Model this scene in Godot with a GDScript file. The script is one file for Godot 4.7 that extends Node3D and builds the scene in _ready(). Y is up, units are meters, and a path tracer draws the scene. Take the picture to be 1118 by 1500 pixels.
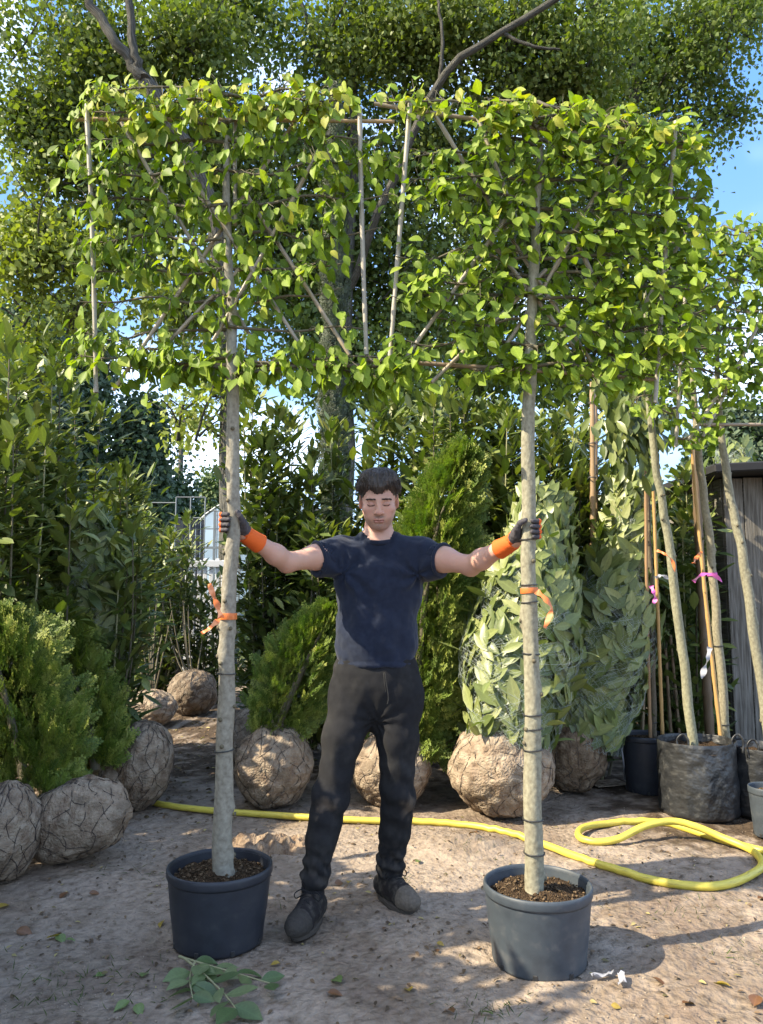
extends Node3D
# A nursery yard: two pleached trees in pots, held upright by a worker, with root-balled shrubs all round.

const FOCAL := 1120.0          # focal length in pixels of the 1118 x 1500 photograph
const PITCH := 0.1094          # the camera looks up a little
const PALE := 0.45             # vertex colours of foliage are stored as shares of this
const EYE := 1.285             # its height above the ground

var rng := RandomNumberGenerator.new()
var noise := FastNoiseLite.new()
var used := {}
var mats := {}


# ---------------------------------------------------------------- the scene, in order
func _ready() -> void:
	rng.seed = 20240611
	noise.seed = 7
	noise.noise_type = FastNoiseLite.TYPE_SIMPLEX_SMOOTH
	noise.frequency = 1.0
	noise.fractal_type = FastNoiseLite.FRACTAL_NONE
	set_camera()
	set_sky_and_sun()
	make_materials()
	make_ground()
	make_far_things()
	make_tall_trees()
	make_shed()
	make_laurels()
	make_thujas()
	make_trees_beside_the_shed()
	make_pleached_pair()
	make_hose()
	make_person()
	make_small_things()


func set_camera() -> void:
	var cam := Camera3D.new()
	cam.name = "camera"
	cam.position = Vector3(0, EYE, 0)
	cam.rotation.x = PITCH
	cam.fov = rad_to_deg(2.0 * atan(750.0 / FOCAL))
	cam.near = 0.05
	cam.far = 900.0
	add_child(cam)
	cam.current = true


func set_sky_and_sun() -> void:
	var sky := ProceduralSkyMaterial.new()
	sky.sky_top_color = Color(0.26, 0.41, 0.61)
	sky.sky_horizon_color = Color(0.62, 0.73, 0.82)
	sky.sky_curve = 0.16
	sky.ground_bottom_color = Color(0.30, 0.27, 0.23)
	sky.ground_horizon_color = Color(0.55, 0.55, 0.50)
	sky.sun_angle_max = 60.0
	sky.sun_curve = 0.45
	sky.energy_multiplier = 1.05
	sky.sky_cover = fill_clouds()
	var env := Environment.new()
	env.background_mode = Environment.BG_SKY
	env.sky = Sky.new()
	env.sky.sky_material = sky
	env.tonemap_mode = Environment.TONE_MAPPER_LINEAR
	env.tonemap_exposure = 3.8
	env.sdfgi_enabled = true
	env.ssao_enabled = true
	env.ssil_enabled = true
	var we := WorldEnvironment.new()
	we.name = "world_environment"
	we.environment = env
	add_child(we)
	var sun := DirectionalLight3D.new()
	sun.name = "sun"
	sun.light_energy = 1.05
	sun.light_color = Color(1.0, 0.945, 0.84)
	sun.light_angular_distance = 0.5
	sun.shadow_enabled = true
	add_child(sun)
	sun.look_at_from_position(Vector3.ZERO, Vector3(0.333, -0.305, -0.110), Vector3.UP)


# thin cloud wisps, added over the whole sky for neutral fill light
func fill_clouds() -> ImageTexture:
	var n := FastNoiseLite.new()
	n.seed = 31
	n.frequency = 1.6
	n.fractal_octaves = 5
	n.fractal_gain = 0.55
	var im := Image.create(640, 320, false, Image.FORMAT_RGBA8)
	for y in 320:
		var up := PI * (0.5 - (y + 0.5) / 320.0)
		for x in 640:
			var a := TAU * x / 640.0
			var v := Vector3(cos(a) * cos(up), sin(up) * 1.7, sin(a) * cos(up))
			v += Vector3(n.get_noise_3d(v.z * 1.2 + 7.0, v.y, v.x), 0, n.get_noise_3d(v.x, v.y * 1.2 + 3.0, v.z)) * 0.5
			var k := smoothstep(-0.20, 0.60, n.get_noise_3d(v.x, v.y * 1.5, v.z))
			im.set_pixel(x, y, Color(1.0, 1.0, 1.0, 0.56 * k))
	return ImageTexture.create_from_image(im)


# ---------------------------------------------------------------- where things are
func at(px: float, py: float, depth: float) -> Vector3:
	var vx := (px - 559.0) / FOCAL
	var vy := -(py - 750.0) / FOCAL
	var dir := Vector3(vx, vy * cos(PITCH) + sin(PITCH), vy * sin(PITCH) - cos(PITCH))
	return Vector3(0, EYE, 0) + dir * (depth / -dir.z)


func near(px: float, py: float, depth: float) -> Vector3:
	return at(px, py, depth * 1.058)


func stand(px: float, py: float, depth: float) -> Vector3:
	return near(px, py, depth) * Vector3(1, 0, 1)


func on_ground(px: float, py: float) -> Vector3:
	var vx := (px - 559.0) / FOCAL
	var vy := -(py - 750.0) / FOCAL
	var dir := Vector3(vx, vy * cos(PITCH) + sin(PITCH), vy * sin(PITCH) - cos(PITCH))
	return Vector3(0, EYE, 0) + dir * (EYE / -dir.y)


func rf(a: float, b: float) -> float:
	return rng.randf_range(a, b)


func rdir() -> Vector3:
	return Vector3(rng.randfn(), rng.randfn(), rng.randfn()).normalized()


func lin(r: float, g: float, b: float) -> Color:
	return Color(r, g, b)


# ---------------------------------------------------------------- naming
func numbered(called: String) -> String:
	var k: int = used.get(called, 0)
	used[called] = k + 1
	return called if k == 0 else "%s_%03d" % [called, k]


func thing(called: String, label: String, category: String, group := "", where := Vector3.ZERO) -> Node3D:
	var o := Node3D.new()
	o.name = numbered(called)
	add_child(o)
	o.position = where
	tag(o, label, category, group)
	return o


func tag(o: Node, label: String, category: String, group := "") -> void:
	o.set_meta("label", label)
	o.set_meta("category", category)
	if group != "":
		o.set_meta("group", group)


func part(parent: Node, called: String, mesh: Mesh, mat: Material) -> MeshInstance3D:
	var o := MeshInstance3D.new()
	o.name = called
	o.mesh = mesh
	o.material_override = mat
	parent.add_child(o, true)
	return o


func solo(called: String, mesh: Mesh, mat: Material, label: String, category: String, group := "") -> MeshInstance3D:
	var o := MeshInstance3D.new()
	o.name = numbered(called)
	o.mesh = mesh
	o.material_override = mat
	add_child(o)
	tag(o, label, category, group)
	return o


func structure(called: String, mesh: Mesh, mat: Material) -> MeshInstance3D:
	var o := MeshInstance3D.new()
	o.name = called
	o.mesh = mesh
	o.material_override = mat
	add_child(o)
	o.set_meta("kind", "structure")
	return o


# One joined mesh of many alike pieces that nobody could count
func many(parent: Node, called: String, mesh: Mesh, mat: Material, xf: Array, cols: Array) -> MeshInstance3D:
	var src := mesh.surface_get_arrays(0)
	var sv: PackedVector3Array = src[Mesh.ARRAY_VERTEX]
	var sn: PackedVector3Array = src[Mesh.ARRAY_NORMAL]
	var su: PackedVector2Array = src[Mesh.ARRAY_TEX_UV]
	var sc: PackedColorArray = src[Mesh.ARRAY_COLOR]
	var si: PackedInt32Array = src[Mesh.ARRAY_INDEX]
	var varied := false
	for q in sc:
		if absf(q.r - 1.0) > 0.01:
			varied = true
	var nv := sv.size()
	var ni := si.size()
	var v := PackedVector3Array()
	var n := PackedVector3Array()
	var uv := PackedVector2Array()
	var c := PackedColorArray()
	var idx := PackedInt32Array()
	idx.resize(ni * xf.size())
	var one := PackedColorArray()
	one.resize(nv)
	var p := 0
	for k in xf.size():
		var t: Transform3D = xf[k]
		v.append_array(t * sv)
		n.append_array(Transform3D(t.basis.orthonormalized(), Vector3.ZERO) * sn)
		uv.append_array(su)
		var col: Color = cols[k]
		col = Color(col.r / PALE, col.g / PALE, col.b / PALE)
		if varied:
			for j in nv:
				one[j] = Color(col.r * sc[j].r / 0.7, col.g * sc[j].g / 0.7, col.b * sc[j].b / 0.7)
		else:
			one.fill(col)
		c.append_array(one)
		var base := k * nv
		for j in ni:
			idx[p] = si[j] + base
			p += 1
	var arr := []
	arr.resize(Mesh.ARRAY_MAX)
	arr[Mesh.ARRAY_VERTEX] = v
	arr[Mesh.ARRAY_NORMAL] = n
	arr[Mesh.ARRAY_TEX_UV] = uv
	arr[Mesh.ARRAY_COLOR] = c
	arr[Mesh.ARRAY_INDEX] = idx
	var m := ArrayMesh.new()
	m.add_surface_from_arrays(Mesh.PRIMITIVE_TRIANGLES, arr)
	var o := MeshInstance3D.new()
	o.name = called
	o.mesh = m
	o.material_override = mat
	o.set_meta("kind", "stuff")
	parent.add_child(o, true)
	return o


# Leaves of one plant: the ones that show largest are parts of their own, the rest one mass.
# Each entry of leaves: [Transform3D, tone 0..1, which mesh]
func leaves_on(parent: Node3D, leaves: Array, meshes: Array, palette: Array, kind: String, singles: int, called := "leaf") -> void:
	var eye := Vector3(0, EYE, 0)
	var order := []
	for i in leaves.size():
		order.append([eye.distance_to(leaves[i][0].origin), i])
	order.sort()
	var off := parent.position
	var xf := []
	var cols := []
	for m in meshes:
		xf.append([])
		cols.append([])
	for k in order.size():
		var e: Array = leaves[order[k][1]]
		var t: Transform3D = e[0]
		t.origin -= off
		var which: int = e[2]
		var p: int = clampi(int(float(e[1]) * palette.size()), 0, palette.size() - 1)
		if k < singles:
			var o := part(parent, called, meshes[which], tinted(kind, palette, p))
			o.transform = t
		else:
			var c: Color = palette[p]
			var j := rf(0.86, 1.14)
			xf[which].append(t)
			cols[which].append(Color(c.r * j * rf(0.95, 1.05), c.g * j, c.b * j))
	for w in meshes.size():
		if xf[w].size() > 0:
			many(parent, "foliage", meshes[w], mats[kind], xf[w], cols[w])


func tinted(kind: String, palette: Array, p: int) -> StandardMaterial3D:
	var key := "%s %s" % [kind, palette[p]]
	if not mats.has(key):
		var m: StandardMaterial3D = mats[kind].duplicate()
		m.vertex_color_use_as_albedo = false
		m.albedo_color = palette[p].linear_to_srgb()
		mats[key] = m
	return mats[key]


# ---------------------------------------------------------------- mesh building
class Build:
	var v := PackedVector3Array()
	var uv := PackedVector2Array()
	var c := PackedColorArray()
	var idx := PackedInt32Array()
	var welds := []

	func vert(p: Vector3, t := Vector2.ZERO, col := Color.WHITE) -> int:
		v.append(p)
		uv.append(t)
		c.append(col)
		return v.size() - 1

	func tri(a: int, b: int, d: int) -> void:       # anticlockwise seen from outside
		idx.append(a)
		idx.append(d)
		idx.append(b)

	func quad(a: int, b: int, d: int, e: int) -> void:
		tri(a, b, d)
		tri(a, d, e)

	func face(p: Array, col := Color.WHITE) -> void:
		var i := []
		var s: float = p[0].distance_to(p[1])
		var t: float = p[1].distance_to(p[2])
		i.append(vert(p[0], Vector2(0, 0), col))
		i.append(vert(p[1], Vector2(s, 0), col))
		i.append(vert(p[2], Vector2(s, t), col))
		i.append(vert(p[3], Vector2(0, t), col))
		quad(i[0], i[1], i[2], i[3])

	func box(x: Transform3D, size: Vector3, bevel := 0.0, col := Color.WHITE) -> void:
		var h := size * 0.5
		var b: float = minf(bevel, minf(h.x, minf(h.y, h.z)) * 0.6)
		for ax in 3:
			for s in [-1.0, 1.0]:
				var n := Vector3.ZERO
				n[ax] = s
				var u := Vector3.ZERO
				u[(ax + 1) % 3] = 1.0
				var w := Vector3.ZERO
				w[(ax + 2) % 3] = 1.0
				var hu: float = h[(ax + 1) % 3] - b
				var hw: float = h[(ax + 2) % 3] - b
				var o: Vector3 = n * h[ax]
				var pts := [o - u * hu - w * hw, o + u * hu - w * hw, o + u * hu + w * hw, o - u * hu + w * hw]
				if s < 0:
					pts.reverse()
				face([x * pts[0], x * pts[1], x * pts[2], x * pts[3]], col)
		if b > 0.0:
			for ax in 3:                                   # chamfers along the twelve edges
				var a1 := (ax + 1) % 3
				var a2 := (ax + 2) % 3
				for s1 in [-1.0, 1.0]:
					for s2 in [-1.0, 1.0]:
						var e := []
						for s0 in [-1.0, 1.0]:
							var p := Vector3.ZERO
							p[ax] = s0 * (h[ax] - b)
							p[a1] = s1 * h[a1]
							p[a2] = s2 * (h[a2] - b)
							var q := p
							q[a1] = s1 * (h[a1] - b)
							q[a2] = s2 * h[a2]
							e.append([p, q])
						var pts := [e[0][0], e[1][0], e[1][1], e[0][1]]
						if s1 * s2 > 0:
							pts.reverse()
						face([x * pts[0], x * pts[1], x * pts[2], x * pts[3]], col)

	func frames(pts: Array) -> Array:
		var out := []
		var side := Vector3.ZERO
		for i in pts.size():
			var t: Vector3 = (pts[mini(i + 1, pts.size() - 1)] - pts[maxi(i - 1, 0)]).normalized()
			if i == 0:
				side = t.cross(Vector3(0.12, 0.31, 0.94)).normalized()
				if side.length() < 0.5:
					side = t.cross(Vector3(1, 0, 0)).normalized()
			else:
				side = (side - t * side.dot(t)).normalized()
			out.append([side, t.cross(side).normalized(), t])
		return out

	# bump: a Callable (angle, index) -> factor on the radius
	func tube(pts: Array, rad: Array, sides: int, col := Color.WHITE, bump: Variant = null, capped := true, flat := 1.0) -> void:
		var fr := frames(pts)
		var start := v.size()
		var run := 0.0
		for i in pts.size():
			if i > 0:
				run += pts[i].distance_to(pts[i - 1])
			for k in sides + 1:
				var a := TAU * float(k % sides) / sides
				var r: float = rad[i]
				if bump != null:
					r *= float(bump.call(a, i))
				vert(pts[i] + (fr[i][0] * cos(a) + fr[i][1] * sin(a) * flat) * r, Vector2(float(k) / sides, run), col)
			welds.append([start + i * (sides + 1), start + i * (sides + 1) + sides])
		for i in pts.size() - 1:
			for k in sides:
				var a := start + i * (sides + 1) + k
				quad(a, a + 1, a + sides + 2, a + sides + 1)
		if capped:
			for e in [0, pts.size() - 1]:
				var m := vert(pts[e], Vector2(0.5, 0.5), col)
				var ring := []
				for k in sides:
					ring.append(vert(v[start + e * (sides + 1) + k], Vector2(0.5 + 0.5 * cos(TAU * k / sides), 0.5 + 0.5 * sin(TAU * k / sides)), col))
				for k in sides:
					if e == 0:
						tri(m, ring[(k + 1) % sides], ring[k])
					else:
						tri(m, ring[k], ring[(k + 1) % sides])

	# profile: list of Vector2(radius, height), bottom to top on the outside
	func lathe(x: Transform3D, profile: Array, sides: int, col := Color.WHITE, bump: Variant = null) -> void:
		var start := v.size()
		var run := 0.0
		for i in profile.size():
			if i > 0:
				run += profile[i].distance_to(profile[i - 1])
			for k in sides + 1:
				var a := TAU * float(k % sides) / sides
				var r: float = profile[i].x
				if bump != null:
					r *= float(bump.call(a, profile[i].y))
				vert(x * Vector3(cos(a) * r, profile[i].y, -sin(a) * r), Vector2(float(k) / sides * 2.0, run), col)
			welds.append([start + i * (sides + 1), start + i * (sides + 1) + sides])
		for i in profile.size() - 1:
			for k in sides:
				var a := start + i * (sides + 1) + k
				quad(a, a + 1, a + sides + 2, a + sides + 1)

	func normals() -> PackedVector3Array:
		var n := PackedVector3Array()
		n.resize(v.size())
		for i in range(0, idx.size(), 3):
			var a := idx[i]
			var b := idx[i + 2]
			var d := idx[i + 1]
			var f := (v[b] - v[a]).cross(v[d] - v[a])
			n[a] += f
			n[b] += f
			n[d] += f
		for w in welds:
			var s: Vector3 = n[w[0]] + n[w[1]]
			n[w[0]] = s
			n[w[1]] = s
		for i in n.size():
			n[i] = n[i].normalized() if n[i].length_squared() > 1e-20 else Vector3.UP
		return n

	func done() -> ArrayMesh:
		var arr := []
		arr.resize(Mesh.ARRAY_MAX)
		arr[Mesh.ARRAY_VERTEX] = v
		arr[Mesh.ARRAY_NORMAL] = normals()
		arr[Mesh.ARRAY_TEX_UV] = uv
		arr[Mesh.ARRAY_COLOR] = c
		arr[Mesh.ARRAY_INDEX] = idx
		var m := ArrayMesh.new()
		m.add_surface_from_arrays(Mesh.PRIMITIVE_TRIANGLES, arr)
		return m


# A smooth curve through points; returns n points
func curve(ctrl: Array, n: int) -> Array:
	var out := []
	var m := ctrl.size() - 1
	for i in n:
		var s := float(i) / (n - 1) * m
		var k := mini(int(s), m - 1)
		var f := s - k
		var p0: Variant = ctrl[maxi(k - 1, 0)]
		var p1: Variant = ctrl[k]
		var p2: Variant = ctrl[k + 1]
		var p3: Variant = ctrl[mini(k + 2, m)]
		out.append((p1 * 2.0 + (p2 - p0) * f + (p0 * 2.0 - p1 * 5.0 + p2 * 4.0 - p3) * f * f + (p1 * 3.0 - p0 - p2 * 3.0 + p3) * f * f * f) * 0.5)
	return out


func ramp(a: float, b: float, n: int) -> Array:
	var out := []
	for i in n:
		out.append(lerpf(a, b, float(i) / maxf(1.0, n - 1)))
	return out


# ---------------------------------------------------------------- distance fields, for bodies and cloth
class Field:
	var lo: Vector3
	var h: float
	var nx: int
	var ny: int
	var nz: int
	var g := PackedFloat32Array()

	func _init(a: Vector3, b: Vector3, cell: float) -> void:
		lo = a
		h = cell
		nx = int((b.x - a.x) / cell) + 2
		ny = int((b.y - a.y) / cell) + 2
		nz = int((b.z - a.z) / cell) + 2
		g.resize(nx * ny * nz)
		g.fill(9.0)

	func span(a: Vector3, b: Vector3) -> Array:
		var s := ((a - lo) / h).floor()
		var e := ((b - lo) / h).ceil()
		return [clampi(int(s.x), 0, nx - 1), clampi(int(s.y), 0, ny - 1), clampi(int(s.z), 0, nz - 1), clampi(int(e.x), 0, nx - 1), clampi(int(e.y), 0, ny - 1), clampi(int(e.z), 0, nz - 1)]

	func join(i: int, d: float, k: float, cut: bool) -> void:
		var o := g[i]
		if cut:
			d = -d
			var m := maxf(k - absf(o - d), 0.0) / maxf(k, 1e-6)
			g[i] = maxf(o, d) + m * m * k * 0.25
		else:
			var m := maxf(k - absf(o - d), 0.0) / maxf(k, 1e-6)
			g[i] = minf(o, d) - m * m * k * 0.25

	func cone(a: Vector3, b: Vector3, ra: float, rb: float, k := 0.02, cut := false, flat := 1.0) -> void:
		var pad := maxf(ra, rb) + k + h * 3.0
		var s := span(a.min(b) - Vector3.ONE * pad, a.max(b) + Vector3.ONE * pad)
		var ba := b - a
		var len2 := maxf(ba.length_squared(), 1e-12)
		for z in range(s[2], s[5] + 1):
			for y in range(s[1], s[4] + 1):
				var i: int = (z * ny + y) * nx + s[0]
				for x in range(s[0], s[3] + 1):
					var p := lo + Vector3(x, y, z) * h - a
					var t := clampf(p.dot(ba) / len2, 0.0, 1.0)
					var q := p - ba * t
					q.z *= flat
					join(i, q.length() - lerpf(ra, rb, t), k, cut)
					i += 1

	func ball(c: Vector3, r: Vector3, k := 0.02, cut := false, turn := Basis()) -> void:
		var big := maxf(r.x, maxf(r.y, r.z)) + k + h * 3.0
		var s := span(c - Vector3.ONE * big, c + Vector3.ONE * big)
		var back := turn.inverse()
		for z in range(s[2], s[5] + 1):
			for y in range(s[1], s[4] + 1):
				var i: int = (z * ny + y) * nx + s[0]
				for x in range(s[0], s[3] + 1):
					var p := back * (lo + Vector3(x, y, z) * h - c)
					var e := p / r
					var k0 := e.length()
					var k1 := (e / r).length()
					join(i, (k0 * (k0 - 1.0) / k1) if k1 > 1e-6 else -r.x, k, cut)
					i += 1

	# keep only the side of a plane that its normal points to
	func clip(p: Vector3, n: Vector3, k := 0.004, near := 99.0) -> void:
		for z in nz:
			for y in ny:
				var i := (z * ny + y) * nx
				for x in nx:
					if g[i] < 0.05:
						var q := lo + Vector3(x, y, z) * h - p
						if q.length() < near:
							join(i, n.dot(q), k, true)
					i += 1

	# surface nets; displace: Callable (position, normal) -> metres along the normal; color: Callable (position) -> Color
	func mesh(b: Build, displace: Variant = null, color: Variant = null, x := Transform3D()) -> void:
		var cell := PackedInt32Array()
		cell.resize(g.size())
		cell.fill(-1)
		var pos := PackedVector3Array()
		var offs := [0, 1, nx, nx + 1, nx * ny, nx * ny + 1, nx * ny + nx, nx * ny + nx + 1]
		var edges := [[0, 1], [2, 3], [4, 5], [6, 7], [0, 2], [1, 3], [4, 6], [5, 7], [0, 4], [1, 5], [2, 6], [3, 7]]
		var corner := [Vector3(0, 0, 0), Vector3(1, 0, 0), Vector3(0, 1, 0), Vector3(1, 1, 0), Vector3(0, 0, 1), Vector3(1, 0, 1), Vector3(0, 1, 1), Vector3(1, 1, 1)]
		var lim := h * 2.5
		var active := PackedInt32Array()
		var f := PackedFloat32Array()
		f.resize(8)
		for zz in nz - 1:
			for yy in ny - 1:
				var i := (zz * ny + yy) * nx
				for xx in nx - 1:
					if absf(g[i]) < lim:
						var inside := 0
						for k in 8:
							f[k] = g[i + offs[k]]
							if f[k] < 0.0:
								inside += 1
						if inside > 0 and inside < 8:
							var s := Vector3.ZERO
							var n := 0
							for e in edges:
								var p: float = f[e[0]]
								var q: float = f[e[1]]
								if (p < 0.0) != (q < 0.0):
									s += corner[e[0]].lerp(corner[e[1]], p / (p - q))
									n += 1
							cell[i] = pos.size()
							active.append(i)
							pos.append(lo + (Vector3(xx, yy, zz) + s / n) * h)
					i += 1
		var start := b.v.size()
		var first := b.idx.size()
		for p in pos:
			b.vert(p)
		var steps := [1, nx, nx * ny]
		for i in active:
			for ax in 3:
				var j: int = i + steps[ax]
				if j >= g.size():
					continue
				var s0 := g[i] < 0.0
				if s0 == (g[j] < 0.0):
					continue
				var u: int = steps[(ax + 1) % 3]
				var w: int = steps[(ax + 2) % 3]
				if i - u - w < 0:
					continue
				var q := [cell[i], cell[i - u], cell[i - u - w], cell[i - w]]
				if q[0] < 0 or q[1] < 0 or q[2] < 0 or q[3] < 0:
					continue
				if s0:
					b.quad(start + q[0], start + q[1], start + q[2], start + q[3])
				else:
					b.quad(start + q[3], start + q[2], start + q[1], start + q[0])
		# relax, displace, colour, place
		var nor := PackedVector3Array()
		nor.resize(pos.size())
		for i in range(first, b.idx.size(), 3):
			var a := b.idx[i]
			var d := b.idx[i + 1]
			var e := b.idx[i + 2]
			var n := (b.v[e] - b.v[a]).cross(b.v[d] - b.v[a])
			nor[a - start] += n
			nor[d - start] += n
			nor[e - start] += n
		for i in pos.size():
			var p := pos[i]
			if color != null:
				b.c[start + i] = color.call(p)
			if displace != null:
				p += nor[i].normalized() * float(displace.call(p, nor[i].normalized()))
			b.v[start + i] = x * p


# ---------------------------------------------------------------- leaves and sprays
# tip along +y, upper face towards +z
func leaf_mesh(length: float, width: float, widest: float, fold: float, droop: float, wave: float, segs := 5) -> ArrayMesh:
	var b := Build.new()
	var rows := []
	for i in segs + 1:
		var t := float(i) / segs
		var s := pow(t, log(0.5) / log(widest))
		var w := width * 0.5 * pow(sin(PI * clampf(s, 0.0, 1.0)), 0.85 if t < widest else 1.1)
		if i == segs:
			w = 0.0
		var y := length * t * (1.0 - 0.12 * absf(droop) * t)
		var z := -droop * length * t * t
		var l := b.vert(Vector3(-w, y, z + fold * w + wave * length * sin(t * 9.0)), Vector2(0.5 - 0.5 * w / (width * 0.5), t))
		var m := b.vert(Vector3(0, y, z), Vector2(0.5, t))
		var r := b.vert(Vector3(w, y, z + fold * w + wave * length * sin(t * 9.0 + 2.0)), Vector2(0.5 + 0.5 * w / (width * 0.5), t))
		rows.append([l, m, r])
	for i in segs:
		var p: Array = rows[i]
		var q: Array = rows[i + 1]
		b.quad(p[0], p[1], q[1], q[0])
		b.quad(p[1], p[2], q[2], q[1])
	return b.done()


# A clump of small leaves round a twig, for tall trees seen from afar
func clump_mesh(n: int, leaf: float, reach: float, seed_: int) -> ArrayMesh:
	var r := RandomNumberGenerator.new()
	r.seed = seed_
	var b := Build.new()
	for i in n:
		var o := Vector3(r.randfn(), r.randfn() * 0.8, r.randfn()) * reach * 0.5
		var t := (Vector3(r.randfn() * 0.6, -0.7, r.randfn() * 0.6)).normalized()
		var nn := Vector3(r.randfn(), r.randfn() * 0.7 + 0.5, r.randfn())
		var sx := t.cross(nn).normalized()
		var l := leaf * r.randf_range(0.75, 1.25)
		var k := r.randf_range(0.8, 1.2)
		var col := Color(k, k, k) * 0.7
		var up := sx.cross(t)
		var p0 := b.vert(o, Vector2(0.5, 0), col)
		var p1 := b.vert(o + t * l * 0.38 + sx * l * 0.42 + up * l * 0.1, Vector2(1, 0.4), col)
		var p2 := b.vert(o + t * l, Vector2(0.5, 1), col)
		var p3 := b.vert(o + t * l * 0.38 - sx * l * 0.42 + up * l * 0.1, Vector2(0, 0.4), col)
		b.tri(p0, p1, p2)
		b.tri(p0, p2, p3)
	return b.done()


# A flat fern-like spray of scale leaves; grows along +y, lies in the xy plane
func spray_mesh(size: float, seed_: int) -> ArrayMesh:
	var r := RandomNumberGenerator.new()
	r.seed = seed_
	var b := Build.new()
	var strip := func(p: Vector3, d: Vector3, l: float, w: float, k: float) -> void:
		var sx := d.cross(Vector3(r.randfn() * 0.25, r.randfn() * 0.25, 1)).normalized() * w
		var mid := p + d * l * 0.55 + Vector3(0, 0, r.randf_range(-0.05, 0.05) * l)
		var col := Color(k, k, k * 0.9) * 0.7
		var tipc := Color(k * 1.25, k * 1.2, k) * 0.7
		var a := b.vert(p, Vector2.ZERO, col)
		var e := b.vert(mid + sx, Vector2.ZERO, col)
		var f := b.vert(mid - sx, Vector2.ZERO, col)
		var g := b.vert(p + d * l, Vector2.ZERO, tipc)
		b.quad(a, e, g, f)
	strip.call(Vector3.ZERO, Vector3.UP, size, size * 0.02, 0.9)
	for i in 6:
		var t := 0.14 + 0.14 * i
		for s in [-1.0, 1.0]:
			var l: float = size * (0.52 - 0.42 * t) * r.randf_range(0.8, 1.2)
			var d := Vector3(s * 0.72, 0.72, r.randf_range(-0.35, 0.35)).normalized()
			var o := Vector3(0, size * (t + r.randf_range(-0.03, 0.03)), 0)
			strip.call(o, d, l, size * 0.026, r.randf_range(0.8, 1.1))
			for j in 2:
				for s2 in [-1.0, 1.0]:
					var d2: Vector3 = (d + Vector3(-d.y, d.x, r.randf_range(-0.3, 0.3)) * s2 * 0.9).normalized()
					strip.call(o + d * l * (0.32 + 0.34 * j), d2, l * 0.40, size * 0.026, r.randf_range(0.85, 1.15))
	return b.done()


func pose(origin: Vector3, tip: Vector3, face: Vector3, scale: float) -> Transform3D:
	var y := tip.normalized()
	var x := y.cross(face)
	if x.length() < 0.01:
		x = y.cross(Vector3(0.3, 0.2, 0.9))
	x = x.normalized()
	return Transform3D(Basis(x, y, x.cross(y)) * scale, origin)


# ---------------------------------------------------------------- materials
func mat(key: String, albedo: Color, rough := 0.8, spec := 0.5) -> StandardMaterial3D:
	var m := StandardMaterial3D.new()
	m.resource_name = key
	m.albedo_color = albedo.linear_to_srgb()
	m.roughness = rough
	m.metallic_specular = spec
	m.cull_mode = BaseMaterial3D.CULL_DISABLED
	mats[key] = m
	return m


func noise_tex(freq: float, octaves: int, stops: Array, size := 512, seed_ := 1, kind := FastNoiseLite.TYPE_SIMPLEX_SMOOTH) -> NoiseTexture2D:
	var n := FastNoiseLite.new()
	n.noise_type = kind
	n.frequency = freq
	n.fractal_octaves = octaves
	n.fractal_gain = 0.55
	n.seed = seed_
	var t := NoiseTexture2D.new()
	t.noise = n
	t.width = size
	t.height = size
	t.seamless = true
	var g := Gradient.new()
	var off := PackedFloat32Array()
	var col := PackedColorArray()
	for s in stops:
		off.append(s[0])
		var c: Color = s[1]
		col.append(c.linear_to_srgb())
	g.offsets = off
	g.colors = col
	t.color_ramp = g
	return t


func grey_tex(freq: float, octaves: int, size := 512, seed_ := 1, kind := FastNoiseLite.TYPE_SIMPLEX_SMOOTH) -> NoiseTexture2D:
	var n := FastNoiseLite.new()
	n.noise_type = kind
	n.frequency = freq
	n.fractal_octaves = octaves
	n.seed = seed_
	var t := NoiseTexture2D.new()
	t.noise = n
	t.width = size
	t.height = size
	t.seamless = true
	return t


func tri_uv(m: StandardMaterial3D, scale: float, world := false) -> void:
	m.uv1_triplanar = true
	m.uv1_world_triplanar = world
	m.uv1_scale = Vector3.ONE * scale


func bump(m: StandardMaterial3D, t: Texture2D, cm: float) -> void:
	m.heightmap_enabled = true
	m.heightmap_texture = t
	m.heightmap_scale = cm


# the lighter midrib and side veins of a leaf
func vein_tex(veins: int, strength: float, seed_: int) -> ImageTexture:
	var im := Image.create(48, 96, false, Image.FORMAT_RGB8)
	var n := FastNoiseLite.new()
	n.seed = seed_
	n.frequency = 0.06
	for y in 96:
		for x in 48:
			var u := absf(x / 47.0 - 0.5) * 2.0
			var v := y / 95.0
			var k := 0.93 + 0.08 * n.get_noise_2d(x, y)
			k += strength * exp(-pow(u / 0.05, 2.0))
			var s := fposmod((v - u * 0.3) * veins, 1.0)
			k += strength * 0.4 * exp(-pow((s - 0.5) / 0.12, 2.0))
			k -= 0.06 * u
			k = clampf(k, 0.0, 1.0)
			im.set_pixel(x, y, Color(k, k, k * 0.97))
	return ImageTexture.create_from_image(im)


func leaf_mat(key: String, rough: float, spec: float, back: Color, veins: Texture2D = null) -> void:
	var m := mat(key, Color(PALE, PALE, PALE), rough, spec)
	m.vertex_color_use_as_albedo = true
	m.backlight_enabled = true
	m.backlight = back
	if veins:
		m.albedo_texture = veins


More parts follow.
